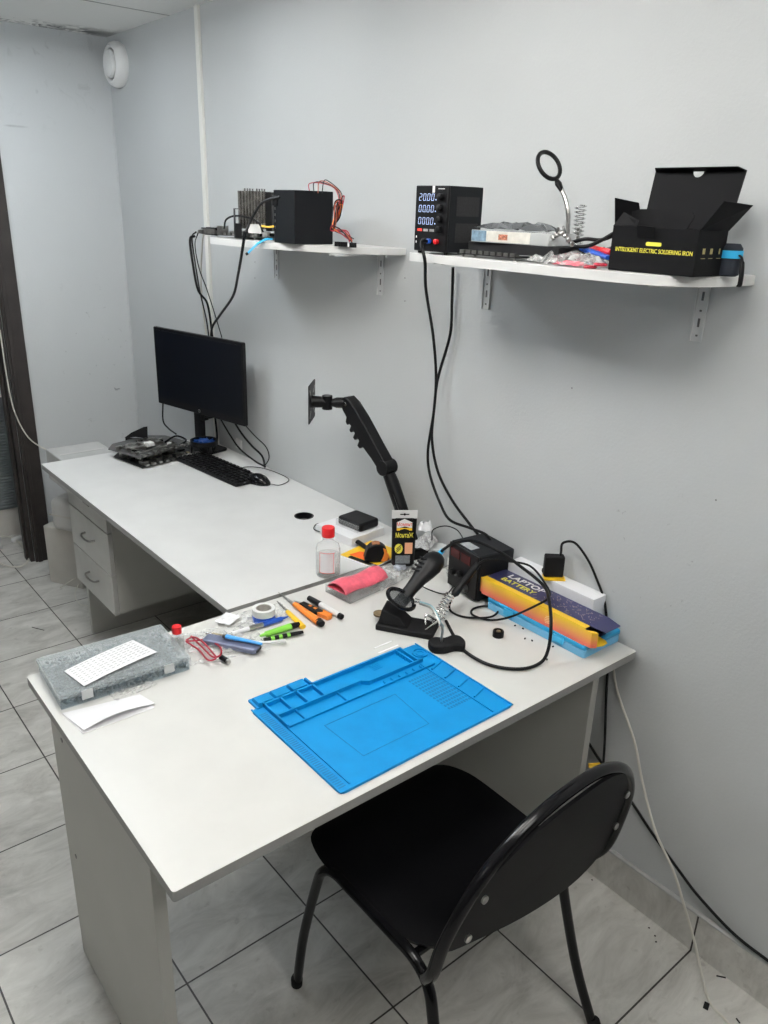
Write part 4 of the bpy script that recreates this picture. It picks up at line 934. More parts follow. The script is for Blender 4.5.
# crumpled white wrappers behind the glue tube, roll jar
t = thing('plastic_jar', 'cloudy plastic jar between the glue tube and the soldering station', 'jar')
p = at(425, 575, z=ZE); 
B().lathe([(0, 0), (.028, 0), (.030, .003), (.030, .045), (.027, .050), (.0285, .052), (.0285, .062), (0, .062)], (-.072, 1.585, ZD), 28).build('body', 'frost', t)
film(424, 545, .075, .06, .4, .03, 31, 'crumpled white printed sachet standing on the cloudy jar', z=ZD+.065, m='paperg', name='sachet', cat='sachet', n=7)
film(425, 530, .05, .045, .9, .03, 33, 'scrap of white paper near the wall behind the cloudy jar', z=ZD+.075, m='paper', name='paper_scrap', cat='paper', n=6)
film(460, 575, .10, .08, .9, .03, 35, 'clear crumpled wrapper beside the soldering station', z=ZD)
film(415, 572, .08, .06, .3, .022, 36, 'clear crumpled wrapper at the foot of the glue tube', z=ZE)
single('thin_cable', B().tube(cr([at(432, 540, z=.84), at(433, 530, z=.86), at(445, 526, z=.87), at(457, 530, z=.87), at(464, 540, z=.88)], 6), .0018, 7), 'cable', 'thin black cord arched behind the glue tube', 'cord')
single('thin_cable', B().tube(cr([at(418, 584, z=ZD+.002), at(430, 590, z=ZD+.002), at(445, 594, z=ZD+.002), at(452, 588, z=ZD+.002), at(462, 572, z=ZD+.002)], 6), .0018, 7), 'cable', 'thin black cord on the front desk behind the soldering stand', 'cord')

# ---- monitor arm
t = thing('spring_mount', 'empty black gas-spring monitor arm with its mounting plate raised', 'monitor arm')
VP_ = Vector((-.205, 2.068, 1.180)); nd = Vector((.72, -.69, 0)).normalized()    # plate faces away along -nd
K = basis(VP_, Vector((-nd.y, nd.x, 0)), (0, 0, 1), nd)
b = B(K); b.prism(rrect(-.06, .06, -.062, .062, .006), -.0015, .0015); pl_ = b.build('mounting_plate', 'black', t, bevel=.0008)
b = B(K)
for sx in (-1, 1):
    for sy in (-1, 1): b.cbox((sx*.035, sy*.035, 0), (.028, .006, .0036), sx*sy*PI/4)
b.build('plate_slots', 'steel', pl_)
J1 = VP_+nd*.055; J2 = Vector((-.105, 2.015, 1.168))
J1 = VP_+nd*.050
B().tube([VP_, VP_+nd*.012, J1], [.022, .019, .017], 14, sq=1.0).build('tilt_head', 'black', t)
B().tube([J1-Vector((0, 0, .022)), J1+Vector((0, 0, .022))], .017, 18).build('pivot', 'black', t)
E1 = Vector((-.085, 1.985, 1.160)); 
J3 = VP_+nd*.118+Vector((0, 0, .002))
B().tube([J1+nd*.014, J1+nd*.03, J3], [.013, .019, .019], 14, sq=.9).build('knuckle', 'black', t)
E2 = at(387, 467, x=-.100)
d = (E2-J3); dl = d.length; d.normalize(); side_ = d.cross(Vector((0, 0, 1))).normalized(); upn = side_.cross(d)
K = basis(J3, d, upn, side_)
poly = [(-.022, -.004), (-.012, .020), (.02, .029), (.08, .030), (.17, .024), (dl+.002, .020), (dl+.018, .0), (dl+.006, -.020), (dl-.05, -.022), (.150, -.028), (.146, -.044), (.132, -.046), (.126, -.028), (.116, -.027), (.114, -.043), (.102, -.044), (.097, -.027), (.088, -.026), (.086, -.041), (.075, -.041), (.070, -.025), (.062, -.026), (.058, -.038), (.046, -.036), (.038, -.022), (.01, -.020)]
b = B(K); b.prism(poly, -.021, .021); b.build('spring_arm', 'black', t, bevel=.003)
b = B(K); b.lathe([(.007, 0), (.006, .002), (0, .002)], (0.005, .004, -.0235), 14, Matrix.Rotation(PI, 4, 'X')); b.lathe([(.006, 0), (.005, .002), (0, .002)], (dl-.012, .008, -.0235), 14, Matrix.Rotation(PI, 4, 'X')); b.lathe([(.006, 0), (.005, .002), (0, .002)], (dl-.004, -.012, -.0235), 14, Matrix.Rotation(PI, 4, 'X'))
b.lathe([(.007, 0), (.006, .002), (0, .002)], (0.005, .004, .0215), 14); b.lathe([(.006, 0), (.005, .002), (0, .002)], (dl-.012, .008, .0215), 14); b.build('bolts', 'chrome', t)
B().tube([E2-side_*.024, E2+side_*.024], .024, 22).build('elbow', 'black', t)
E3 = at(405, 520, x=-.085); E3b = Vector((E3.x-.0, E3.y-.035, ZD+.06))
B().tube([E2+Vector((0, -.01, -.02)), E2.lerp(E3, .3), E3, E3+(E3-E2)*.55], [.022, .024, .023, .022], 16, sq=.85).build('lower_arm', 'black', t)
lq = E3+(E3-E2)*.55
B().tube([lq+Vector((0, 0, .01)), Vector((lq.x, lq.y, ZD+.03))], .019, 16).build('post', 'black', t)
B().box(lq.x-.035, lq.x+.035, lq.y-.035, lq.y+.035, ZD+.0, ZD+.032).build('clamp', 'black', t, bevel=.003)
b = B(); 
dd = (E3-E2).normalized(); nrm = Vector((-.8, -.45, .1)).normalized()
b.tube([E2.lerp(E3, .18)+nrm*.0215, E2.lerp(E3, .98)+nrm*.0225], .0014, 6); b.build('steel_strip', 'chrome', t)

# ================================================================== LONG DESK, FAR END
# monitor
t = thing('monitor', 'black flat monitor switched off on the long desk', 'monitor')
R0, L0 = Vector((-.089, 2.700, .938)), Vector((-.201, 3.252, .938)); ux = (R0-L0); MW = ux.length+.002; ux.normalize(); MH = .33
nrm = Vector((0, 0, 1)).cross(ux)      # pointing ...
nrm = -nrm if nrm.x > 0 else nrm
up = Vector((0, 0, 1)); K = basis((L0+R0)/2, ux, up, ux.cross(up))       # local x right, y up, z towards viewer
zv = 1 if ux.cross(up).dot(CAM-L0) > 0 else -1
tl_ = math.radians(3)
b = B(K); b.prism(rrect(-MW/2, MW/2, 0, MH, .006), -.012, .006); b.build('bezel', 'black', t, bevel=.003)
b = B(K); b.box(-MW/2+.012, MW/2-.012, .030, MH-.012, .006, .0068); b.build('screen', 'screen', t)
b = B(K); b.prism(rrect(-MW/2+.012, MW/2-.012, .012, MH-.012, .02), -.022, -.011); b.prism([(-.17, .05), (.17, .05), (.17, .25), (-.17, .25)], -.048, -.022); b.build('back_shell', 'black', t, bevel=.006)
lm = K @ Matrix.Translation((0, .014, .0062))
lo_ = B(lm).lathe([(.0075, 0), (.0075, .0006), (0, .0006)], (0, 0, 0), 20).build('logo', 'steel', t)
text('hp', 'black', lo_, lm @ Matrix.Translation((0, .0006, .0010)), .011, shear=.25)
sc = (L0+R0)/2; bk_ = -(ux.cross(up))
sb = Vector((sc.x, sc.y, 0))+bk_*.042-ux*.065
b = B(); K2 = basis((sb.x, sb.y, ZE), ux, -bk_, up)
b = B(basis((sb.x, sb.y, ZE), ux, bk_, up)); b.prism(rrect(-.025, .025, -.010, .012, .004), .01, .34); b.build('neck', 'black', t, bevel=.003)
b = B(basis((sb.x, sb.y, ZE), ux, bk_, up)); b.prism(rrect(-.085, .085, -.045, .09, .03), 0, .009); b.build('stand_base', 'black', t, bevel=.003)
b = B(K); b.box(-.04, .04, .10, .18, -.064, -.048); b.build('hinge', 'black', t, bevel=.003)
b = B(K); b.box(-.028, -.004, -.035, .004, -.045, -.02); b.box(-.004, .03, -.02, .006, -.045, -.02); b.build('joint_bracket', 'black', t, bevel=.003)

# keyboard
t = thing('keyboard', 'black keyboard on the long desk in front of the monitor', 'keyboard')
k0, k1 = at(176, 461, z=ZE), at(236, 488, z=ZE); d = (k1-k0); d.z = 0; KLn = d.length; ka = math.atan2(d.y, d.x)
KLn = max(KLn, .42); KD = .135
K = frame((k0.x, k0.y, ZE), ka) 
B(K).prism(rrect(0, KLn, 0, KD, .008), .002, .014).build('body', 'black', t, bevel=.003)
km = B().prism(rrect(-.0075, .0075, -.0075, .0075, .002, 2), 0, .007, rrect(-.0063, .0063, -.0063, .0063, .002, 2)).build('key', 'black', t)
first = True
for r in range(6):
    nn = 17; y = .014+r*.0205+(0.004 if r == 5 else 0)
    for c_ in range(nn):
        x = .018+c_*(KLn-.036)/(nn-1)
        o = km if first else km.copy()
        if not first: COL.objects.link(o)
        first = False; o.matrix_local = K @ Matrix.Translation((x, y, .014)) @ Matrix.Diagonal((1.35, 1.1, 1, 1)); o.parent = t
        if r*nn+c_ > 97: break
# mouse
t = thing('mouse', 'black computer mouse at the near end of the keyboard', 'mouse')
p = at(259, 483, z=ZE); K = frame((p.x, p.y, ZE), ka+.25)
n = 20; vs = []; fs = []
for k, (q, z) in enumerate(((1.0, 0), (1.02, .008), (.95, .020), (.75, .030), (.4, .036), (.05, .038))):
    for j in range(n): a_ = 2*PI*j/n; vs.append((.052*q*math.cos(a_), .029*q*math.sin(a_), z-(.008*max(0, math.cos(a_))*q*(k > 1))))
for k in range(5):
    for j in range(n): a_ = k*n+j; c_ = k*n+(j+1) % n; fs.append((a_, c_, c_+n, a_+n))
fs += [list(range(n))[::-1], list(range(5*n, 6*n))]
B(K).add(vs, fs).build('shell', 'blackg', t, ang=60)
B(K).lathe([(.007, -.003), (.007, .003)], (.028, 0, .026), 14, Matrix.Rotation(PI/2, 4, 'X')).build('scroll_wheel', 'steeld', t)

# bowl-like blue tray on a ring behind keyboard
t = thing('cooling_fan', 'round black cooler ring with blue hub in front of the monitor stand', 'cooling fan')
p = at(204, 441, z=ZE+.07); c = (-.20, 2.98, ZE)
c3 = Vector((p.x, p.y, ZE))
b = B(); ring(b, c3, .052, .057, .055, .076, 36); b.lathe([(.05, .058), (.03, .056), (0, .056)], c3, 30); b.build('frame', 'black', t)
b = B(); b.lathe([(.022, .058), (.022, .074), (.019, .077), (0, .077)], c3, 24)
for k in range(9): a_ = k*2*PI/9; b.cbox(c3+Vector((.034*math.cos(a_), .034*math.sin(a_), .066)), (.026, .002, .014), a_+.5)
b.build('blue_rotor', mat('blue fan', (.01, .05, .22), .3), t)
for k in range(3): a_ = k*2*PI/3+.4; B().tube([c3+Vector((.05*math.cos(a_), .05*math.sin(a_), .058)), c3+Vector((.056*math.cos(a_), .056*math.sin(a_), 0))], .004, 8).build('leg', 'black', t)

# circuit boards pile, far corner
def board(name, label, c, rz, wx, wy, seed, metal=.5, z=ZE, tilt=0, mt='pcb'):
    rnd = random.Random(seed); t = thing(name, label, 'circuit board'); K = frame((c[0], c[1], z), rz) @ Matrix.Rotation(tilt, 4, 'Y')
    B(K).prism([(0, 0), (wx*.9, 0), (wx, wy*.1), (wx, wy*.75), (wx*.82, wy), (wx*.2, wy), (0, wy*.8)], .006, .0085).build('board', mt, t)
    a = B(K); b = B(K); e = B(K)
    for k in range(64):
        x, y = rnd.uniform(.02, wx*.9-.02), rnd.uniform(.02, wy*.85-.015); h_ = rnd.choice((.003, .005, .009, .013)); sx, sy = rnd.uniform(.006, .03), rnd.uniform(.005, .02)
        (a if rnd.random() < metal else (b if rnd.random() < .75 else e)).box(x-sx/2, x+sx/2, y-sy/2, y+sy/2, .0085, .0085+h_)
    for k in range(9): x = wx*(.06+.1*k); a.box(x, x+.014, -.004, .012, .0085, .0165)
    for xy in ((.01, .01), (wx*.88, .01), (.012, wy*.72), (wx*.95, wy*.7)): a.lathe([(.0035, 0), (.0035, .006)], (xy[0], xy[1], 0), 8)
    a.build('metal_parts', 'steel', t); b.build('black_parts', 'black', t); e.build('pale_parts', 'tan' if seed % 2 else 'white', t)
    return t, K
q0 = at(113, 458, z=ZE); q1 = at(143, 469, z=ZE); q2 = at(196, 456, z=ZE)
kb = math.atan2((q2-q1).y, (q2-q1).x)
t, K = board('circuit_board', 'dark circuit board at the bottom of the pile by the far desk end', (q1.x-.005, q1.y-.005), kb, .31, .26, 3, .6)
t, K = board('circuit_board', 'circuit board with silver frame lying on top of the pile by the far desk end', (q1.x-.005, q1.y+.012), kb+.10, .29, .25, 6, .88, z=ZE+.034, mt='steeld')
b = B(K); b.lathe([(.030, .02), (.030, .026), (.040, .026), (.040, .02), (.030, .02)], (.075, .12, 0), 30); b.lathe([(.012, .016), (.012, .022), (0, .022)], (.075, .12, 0), 20); b.build('fan_ring', 'steel', t)
b = B(K); b.tube([(.02, .03, .02), (.20, .02, .024)], .0035, 8); b.tube([(.03, .155, .02), (.19, .13, .022)], .003, 8); b.build('heat_pipe', 'steel', t)
B(K).box(.105, .135, .07, .10, .018, .034).build('white_block', 'white', t, bevel=.002)
t = thing('black_bracket', 'black angular plastic sheet standing up behind the circuit board pile', 'plastic part')
p = at(136, 436, x=-.33); K = basis((p.x, p.y, ZE+.0), Vector((.62, -.78, 0)), (0, 0, 1), Vector((-.78, -.62, 0)))
B(K).prism([(-.055, .042), (.0, .05), (.055, .048), (.058, .102), (.04, .098), (-.02, .068)], 0, .002).build('sheet', 'blackm', t); B(K).box(-.05, .05, 0, .045, -.0, .004).build('foot', 'blackm', t)
single('ribbon_cables', B().tube(cr([at(165, 442, z=ZE+.05), at(176, 436, z=ZE+.06), at(186, 440, z=ZE+.05), at(180, 446, z=ZE+.04), at(195, 444, z=ZE+.03), at(205, 455, z=ZE+.004)], 6), .004, 8), 'cable', 'tangled short black cable between the boards and the fan', 'cable')
single('white_connector', B(frame(tuple(at(188, 458, z=ZE)), .2)).box(-.02, .02, -.012, .012, 0, .014), 'white', 'small white connector block between the boards and the keyboard', 'connector', bevel=.002)
# cables behind the monitor
CAB = [
 ([(195, 236, -.27), (190, 240, -.28), (193, 265, -.20), (198, 290, -.12), (207, 303, -.08), (211, 325, -.05), (213, 345, -.04)], .0045, 'left thick black cable falling from the shelf to the monitor'),
 ([(196, 232, -.27), (192, 238, -.26), (195, 262, -.2), (200, 292, -.1), (206, 318, -.05), (209, 338, -.04)], .0028, 'thin black cable falling beside the thick one from the shelf'),
 ([(198, 233, -.26), (195, 245, -.25), (199, 268, -.2), (207, 290, -.12), (216, 318, -.05), (222, 338, -.04)], .0020, 'very thin black cable crossing the trunking towards the monitor'),
 ([(245, 232, -.31), (242, 252, -.30), (238, 275, -.22), (233, 296, -.14), (220, 315, -.08), (212, 328, -.06), (211, 345, -.04)], .0048, 'black power cable hanging off the shelf in front of its edge'),
]
for pts, r, lb in CAB: single('cable', B().tube(cr([at(x, y, x=X) for x, y, X in pts], 8), r, 8), 'cable', lb, 'cable')
single('cable', B().tube(cr([at(x, y, x=X) for x, y, X in [(212, 229, -.23), (204, 234, -.26), (202, 250, -.22), (201, 280, -.12), (203, 310, -.05), (207, 340, -.03)]], 8), .0030, 8), 'greycable', 'white cable hanging from the left end of the shelf', 'cable')
LOW = [
 ([(163, 400, -.12), (163, 420, -.12), (168, 428, -.13), (176, 434, -.15)], .0035, 'black cable looping out below the left corner of the monitor'),
 ([(214, 410, -.03), (216, 425, -.04), (217, 440, -.06), (214, 450, -.08)], .0042, 'black cable running straight down behind the monitor stand'),
 ([(220, 418, -.03), (230, 435, -.05), (240, 449, -.06), (255, 461, -.08), (264, 466, -.09)], .0036, 'black cable sagging from the monitor centre to the desk'),
 ([(233, 420, -.03), (242, 434, -.05), (252, 446, -.06), (262, 456, -.07), (265, 467, -.09)], .0042, 'thicker black cable from under the right of the monitor to the desk'),
 ([(245, 425, -.03), (256, 437, -.04), (266, 447, -.04), (269, 458, -.05), (264, 467, -.09)], .0022, 'thin black cable looping widest to the right of the monitor'),
]
for pts, r, lb in LOW: single('cable', B().tube(cr([at(x, y, x=X) for x, y, X in pts], 8), r, 8), 'cable', lb, 'cable')
single('mouse_cable', B().tube(cr([at(270, 484, z=ZE+.004), at(280, 485, z=ZE+.003), at(289, 480, z=ZE+.003), at(280, 474, z=ZE+.003), at(262, 468, z=ZE+.003), at(245, 467, z=ZE+.003), at(240, 471, z=ZE+.003)], 6), .0016, 7), 'cable', 'thin mouse cable curling on the desk beside the wall', 'cable')
single('power_socket', B().box(-.010, 0, at(240, 444, x=0).y-.022, at(240, 444, x=0).y+.022, at(240, 444, x=0).z-.02, at(240, 444, x=0).z+.022), 'white', 'small white socket on the wall behind the monitor cables', 'socket', bevel=.003)
# boxes behind the far end of the long desk and on the floor
t = thing('cardboard_box', 'tall off-white box standing on the floor by the drawers and door frame', 'box')
K = frame((-.628, 3.72, 0), -1.05); B(K).box(0, .20, 0, .16, 0, .300).build('box', 'carton', t, bevel=.006)
B(K).box(.006, .194, .074, .086, .300, .3008).build('seam_tape', 'wrap', t)
B(K).box(.2005, .204, .01, .15, .18, .308).build('torn_film', 'film', t)
t = thing('wrapped_parcel', 'crumpled white wrapped parcel on the tall box by the drawers', 'parcel')
K = frame((-.525, 3.60, .302), -1.05); B(K).prism(rrect(-.075, .075, -.06, .06, .03), 0, .16).build('parcel', 'wrap', t, bevel=.03, seg=4)
B(K).box(-.078, .078, -.0615, -.06, .075, .083).build('string', 'carton', t)
# move parcel on a support: it rests on the tall box top
t = thing('cardboard_box', 'grey-white flat box behind the far end of the long desk', 'box')
c0 = at(57, 455, z=.78); K = frame((-.60, 3.36, 0), 0); b = B(K); b.box(.0, .24, 0, .26, .56, .70); b.build('box', 'cartonw', t, bevel=.004); B(K).box(.02, .22, .12, .14, .70, .7008).build('seam_tape', 'wrap', t)
single('stool_box', B().box(-.44, -.26, 3.36, 3.42, 0, .56), 'cartonw', 'white carton on the floor behind the far desk panel', 'box', bevel=.004)
# thin wires by the tall box
single('pale_cable', B().tube(cr([at(60, 588, z=.01), at(72, 580, z=.05), at(84, 575, z=.05), at(75, 592, z=.004), at(80, 604, z=.004), at(92, 606, z=.004)], 6), .0022, 7), 'greycable', 'thin pale cord lying beside the tall box under the drawers', 'cord')
single('door_cable', B().tube(cr([at(0, 330, y=3.97), at(6, 372, y=3.97), at(14, 410, y=3.97), at(28, 437, y=3.97), at(45, 449, y=3.97), at(60, 455, y=3.9)], 8), .0032, 7), 'greycable', 'white cable sagging across the dark door frame', 'cable')
single('cable', B().tube(cr([at(-6, 538, z=.006), at(5, 536, z=.006), at(16, 540, z=.01), at(24, 548, z=.006), at(29, 558, z=.006), at(22, 566, z=.006), at(8, 566, z=.006), at(-6, 560, z=.006)], 6), .005, 8), 'greycable', 'white cable loop on the floor inside the doorway', 'cable')

# beyond the door
t = thing('rolling_cabinet', 'grey ribbed roller-front cabinet seen through the doorway', 'cabinet')
cy = 4.42; cx1 = -.56
B().box(-1.45, cx1, cy, cy+.4, .16, .78).build('body', 'ribbed', t)
b = B()
for k in range(38): b.tube([(-1.44, cy, .175+k*.016), (cx1-.01, cy, .175+k*.016)], .0065, 8)
b.build('ribbed_front', 'ribbed', t)
B().box(-1.47, cx1+.01, cy-.02, cy+.42, .78, .82).build('top', 'white', t, bevel=.003)
B().box(-1.45, cx1, cy+.01, cy+.4, 0, .16).build('plinth', 'carton', t)
single('dark_device', B().box(-1.3, -.66, cy+.05, cy+.3, .822, 1.0), 'blackcase', 'dark device on top of the ribbed cabinet beyond the door', 'device', bevel=.006)
t = thing('floor_box', 'white plastic parts piled on the floor before the ribbed cabinet', 'box')
B().box(-1.2, -.70, cy-.16, cy-.03, 0, .07).build('box', 'cartonw', t, bevel=.008); B().box(-1.1, -.72, cy-.12, cy-.04, .07, .15).build('upper_box', 'white', t, bevel=.01)
single('plug', B(frame(tuple(at(17, 541, z=0)), .4)).box(-.03, .03, -.012, .012, 0, .024), 'white', 'white plug on the floor in the doorway', 'plug', bevel=.006)

# ================================================================== ON THE LEFT SHELF
t = thing('power_supply', 'big black computer power supply on the left shelf', 'power supply')
K = frame((0, 0, ZL), 0); PX0, PX1, PY0, PY1 = -.255, -.115, 2.045, 2.185
KP2 = frame((-.262, 2.190, ZL), -.87)   # local x to the right along the front
KP2 = frame((-.250, 2.205, ZL+.001), -PI/2-.02)
B(KP2).box(0, .118, 0, .138, 0, .150).build('case', 'blackcase', t, bevel=.002)
b = B(KP2); 
for k in range(5): b.box(.008, .010, -.0008, 0, .04+.018*k, .048+.018*k)
b.build('side_vents', 'steel', t)
B(KP2).box(.0, .025, -.004, 0, .105, .135).build('power_inlet', 'black', t, bevel=.001)
rnd = random.Random(9)
cols = ['redc', 'darkred', 'black', 'darkred', 'redc', 'black', 'orange', 'black']; M['darkred'] = mat('rust red wire', (.35, .06, .02), .5)
for i in range(9):
    o_ = lambda s: Vector((rnd.uniform(-s, s), rnd.uniform(-s, s), rnd.uniform(-s, s)))
    P = [at(333, 225, x=-.20)+o_(.006), at(336, 205, x=-.19)+o_(.006), at(341, 196+i*1.2, x=-.18)+o_(.008), at(338, 215, x=-.18)+o_(.008), at(333, 228, x=-.17)+o_(.008), at(343, 232, x=-.17)+o_(.008), at(351, 241, x=-.165)+o_(.006)]
    for q in P: q.z = max(q.z, ZL+.006)
    B().tube(cr(P, 6), .0017, 6).build('wire', cols[i % 8], t)
for i in range(4):
    P = [at(310+i*4, 193, x=-.19), at(309+i*5, 184-i, x=-.18), at(320+i*3, 183-i*.5, x=-.18), at(334+i*2, 188+i, x=-.18), at(339+i, 200, x=-.18), at(336, 215, x=-.18)]
    B().tube(cr(P, 6), .0014, 6).build('wire', ['redc', 'black', 'darkred', 'black'][i], t)
for (x, y, X) in ((338, 238, -.17), (344, 239, -.16), (353, 241, -.16)):
    q = at(x, y, x=X); B(frame((q.x, q.y, ZL), .3)).box(-.006, .006, -.009, .009, .0005, .014).build('plug', 'black', t, bevel=.001)
# motherboard with tower cooler
t, K = board('motherboard', 'bare computer motherboard with tall metal cooler on the left shelf', (-.262, 2.575), -1.08-.35, .24, .20, 12, .4, z=ZL+.001, mt='pcbg')
c3 = at(255, 234, x=-.15); c3 = Vector((-.165, 2.425, 0))
hs = B(frame((-.175, 2.44, ZL+.012), -.9))
for k in range(9): hs.box(-.045, .045, -.030+.0072*k, -.030+.0072*k+.002, .02, .136)
for k in range(8): hs.cyl((-.040+.0105*k, -.033, .02), (-.040+.0105*k, -.033, .136), .0048, n=10); hs.cyl((-.047, -.024+.0075*k, .02), (-.047, -.024+.0075*k, .136), .0036, n=8)
hs.box(-.018, .018, -.02, .02, 0, .02); hs.box(-.046, -.043, -.031, .031, .02, .13)
ho = hs.build('cooler', mat('bright nickel fins', (.72, .70, .67), .22, metal=1, noise=.35, nscale=50), t)
b = B(frame((-.175, 2.44, ZL+.012), -.9))
for k in (-.03, -.012, .012, .03): b.cyl((k, -.012, .13), (k, -.012, .144), .003, n=10); b.cyl((k, .012, .13), (k, .012, .144), .003, n=10)
b.build('heat_pipe', 'chrome', ho)
B(frame((-.175, 2.44, ZL+.012), -.9)).box(.049, .070, -.037, .038, .015, .134).build('cooler_fan', 'black', ho, bevel=.002)
# expansion card bracket, ports
q = at(235, 232, x=-.27)
b = B(frame((q.x, q.y, ZL+.004), -.3)); b.box(-.001, .001, -.01, .01, 0, .09); b.box(-.001, .012, -.01, .01, .088, .09); b.box(0, .02, -.012, .012, .0, .045); b.build('card_bracket', 'black', t)
b = B(frame((-.27, 2.54, ZL+.01), -1.2)); b.box(-.05, .0, -.005, .03, .0, .016); b.box(.01, .03, -.005, .03, 0, .028); b.box(-.075, -.055, -.005, .025, 0, .012); b.build('port_block', 'steel', t)
q = at(255, 226, x=-.22); b = B(frame((q.x, q.y, ZL+.03), -.9)); b.box(-.022, .022, -.008, .008, -.01, .018); b.build('white_plug', 'white', t, bevel=.002)
single('cable', B().tube(cr([at(280, 197, x=-.25), at(270, 199, x=-.26), at(261, 204, x=-.27), at(255, 213, x=-.28), at(250, 222, x=-.29), at(246, 232, x=-.305)], 8), .0040, 8), 'cable', 'black power cable arching from the power supply over the motherboard', 'cable')
single('cable', B().tube(cr([at(224, 229, x=-.27), at(226, 220, x=-.26), at(234, 216, x=-.25), at(246, 217, x=-.25), at(258, 222, x=-.24), at(263, 232, x=-.24)], 8), .0032, 8), 'cable', 'thin black cable looping over the motherboard behind the upright bracket', 'cable')
single('yellow_wires', B().tube(cr([at(262, 226, x=-.24), at(268, 227, x=-.24), at(278, 226, x=-.23)], 6), .0030, 8), 'yellow', 'short yellow wires between motherboard and power supply', 'wire')
for (x, y, lb) in ((209, 228, 'upper black video plug sticking out of the motherboard'), (208, 236, 'lower black video plug sticking out of the motherboard')):
    a, c = at(x-7, y, x=-.275), at(x+8, y, x=-.265); a.z = max(a.z, ZL+.01); c.z = a.z
    single('cable_plug', B().tube([a, a.lerp(c, .3), a.lerp(c, .35), c], [.004, .005, .008, .008], 10, sq=.6), 'black', lb, 'plug')
t = thing('sata_cable', 'short light blue flat cable hanging over the left shelf edge', 'cable')
a, c = at(266, 239, x=-.262), at(248, 253, x=-.31)
a.z = ZL+.008
B().tube(cr([a+Vector((.02, 0, .001)), a, a.lerp(c, .4)+Vector((-.004, 0, .003)), c], 5), .0085, 8, sq=.4).build('ribbon', 'cyan', t)
B().tube([c, c+(c-a).normalized()*.008], .0088, 8, sq=.5).build('connector', 'black', t)

# ================================================================== ON THE RIGHT SHELF
# lab power supply: front faces the room
t = thing('bench_power_supply', 'black bench power supply with three lit displays on the right shelf', 'power supply')
x0, x1, y0, y1 = -.236, -.118, 1.456, 1.570; z0 = ZR+.006; hh = .150
B().box(x0+.008, x1, y0, y1, z0, z0+hh).build('case', 'blackcase', t, bevel=.002)
fp = B().box(x0, x0+.008, y0, y1, z0, z0+hh).build('front_panel', 'black', t, bevel=.002)
for a_, c_ in (((y0+.01), (x0+.012)), ((y0+.01), (x1-.012)), ((y1-.01), (x0+.012)), ((y1-.01), (x1-.012))): B().lathe([(0, 0), (.005, 0), (.005, .007)], (c_, a_, ZR), 10).build('foot', 'blackm', t)
b = B()
for zc in (z0+.045, z0+.105): b.box(x0+.03, x1-.012, y0-.0006, y0, zc-.022, zc+.022)
b.build('vent_panel', mat('perforated black steel', (.012, .012, .014), .6, noise=.7, nscale=300), t)
for k, (s_, zc) in enumerate((('20.00', .124), ('00.00', .098), ('000.0', .070))):
    K = basis((x0-.0006, y1-.014, z0+zc-.0075), (0, -1, 0), (0, 0, 1), (-1, 0, 0)); b = B(K); xe = digits(s_, b, .0080, .0150, .0066, .0012)
    b.cbox((xe+.0015, .002, .0003), (.003, .003, .0006)); b.build('digits', 'ledblue', fp)
for zc in (.125, .100, .075, .052): B().lathe([(.008, 0), (.0075, .009), (.006, .010), (0, .010)], (x0, y0+.022, z0+zc), 18, Matrix.Rotation(-PI/2, 4, 'Y')).build('knob', 'black', fp)
for k in range(3): B().box(x0-.001, x0, y1-.028-k*.022, y1-.012-k*.022, z0+.046, z0+.052).build('button', ['rtext', 'gtext', 'gtext'][k], fp)
for y, mm in ((y1-.04, 'black'), (y1-.058, 'bluep'), (y1-.085, 'red')): B().lathe([(.006, 0), (.006, .008), (.003, .010), (0, .010)], (x0, y, z0+.024), 14, Matrix.Rotation(-PI/2, 4, 'Y')).build('terminal', mm, fp)
B().box(x0-.0008, x0, y0+.046, y0+.054, z0+.134, z0+.1495).build('white_tag', 'white', fp)
for zc in (.018, .030): B().box(x0-.0006, x0, y1-.010, y1-.007, z0+zc, z0+zc+.005).build('mark', 'wtext', fp)
B().box(x0-.0006, x0, y0+.012, y0+.034, z0+.142, z0+.1435).build('mark', 'wtext', fp)
# cables dropping from the shelf to the station
q = Vector((x0-.008, y1-.058, z0+.024))
single('output_lead', B().tube(cr([q, q+Vector((-.022, -.004, -.004)), at(425, 262, x=-.268), at(426, 290, x=-.22), at(433, 335, x=-.12), at(436, 375, x=-.08), at(434, 410, x=-.06), at(428, 450, x=-.06), at(430, 475, x=-.06), at(440, 503, x=-.06), at(450, 520, x=-.06), at(470, 528, x=-.06), at(485, 534, x=-.05), at(492, 542, x=-.04)], 8), .0042, 8), 'cable', 'black lead hanging from the bench power supply front down the wall', 'lead')
single('station_cord', B().tube(cr([at(453, 267, x=-.02), at(452, 300, x=-.015), at(450, 335, x=-.015), at(438, 378, x=-.02), at(434, 410, x=-.03), at(432, 440, x=-.035), at(438, 472, x=-.035), at(452, 500, x=-.035), at(468, 522, x=-.035), at(480, 537, x=-.035)], 8), .0042, 8), 'cable', 'black cord coming from behind the right shelf and crossing the hanging lead', 'cord')
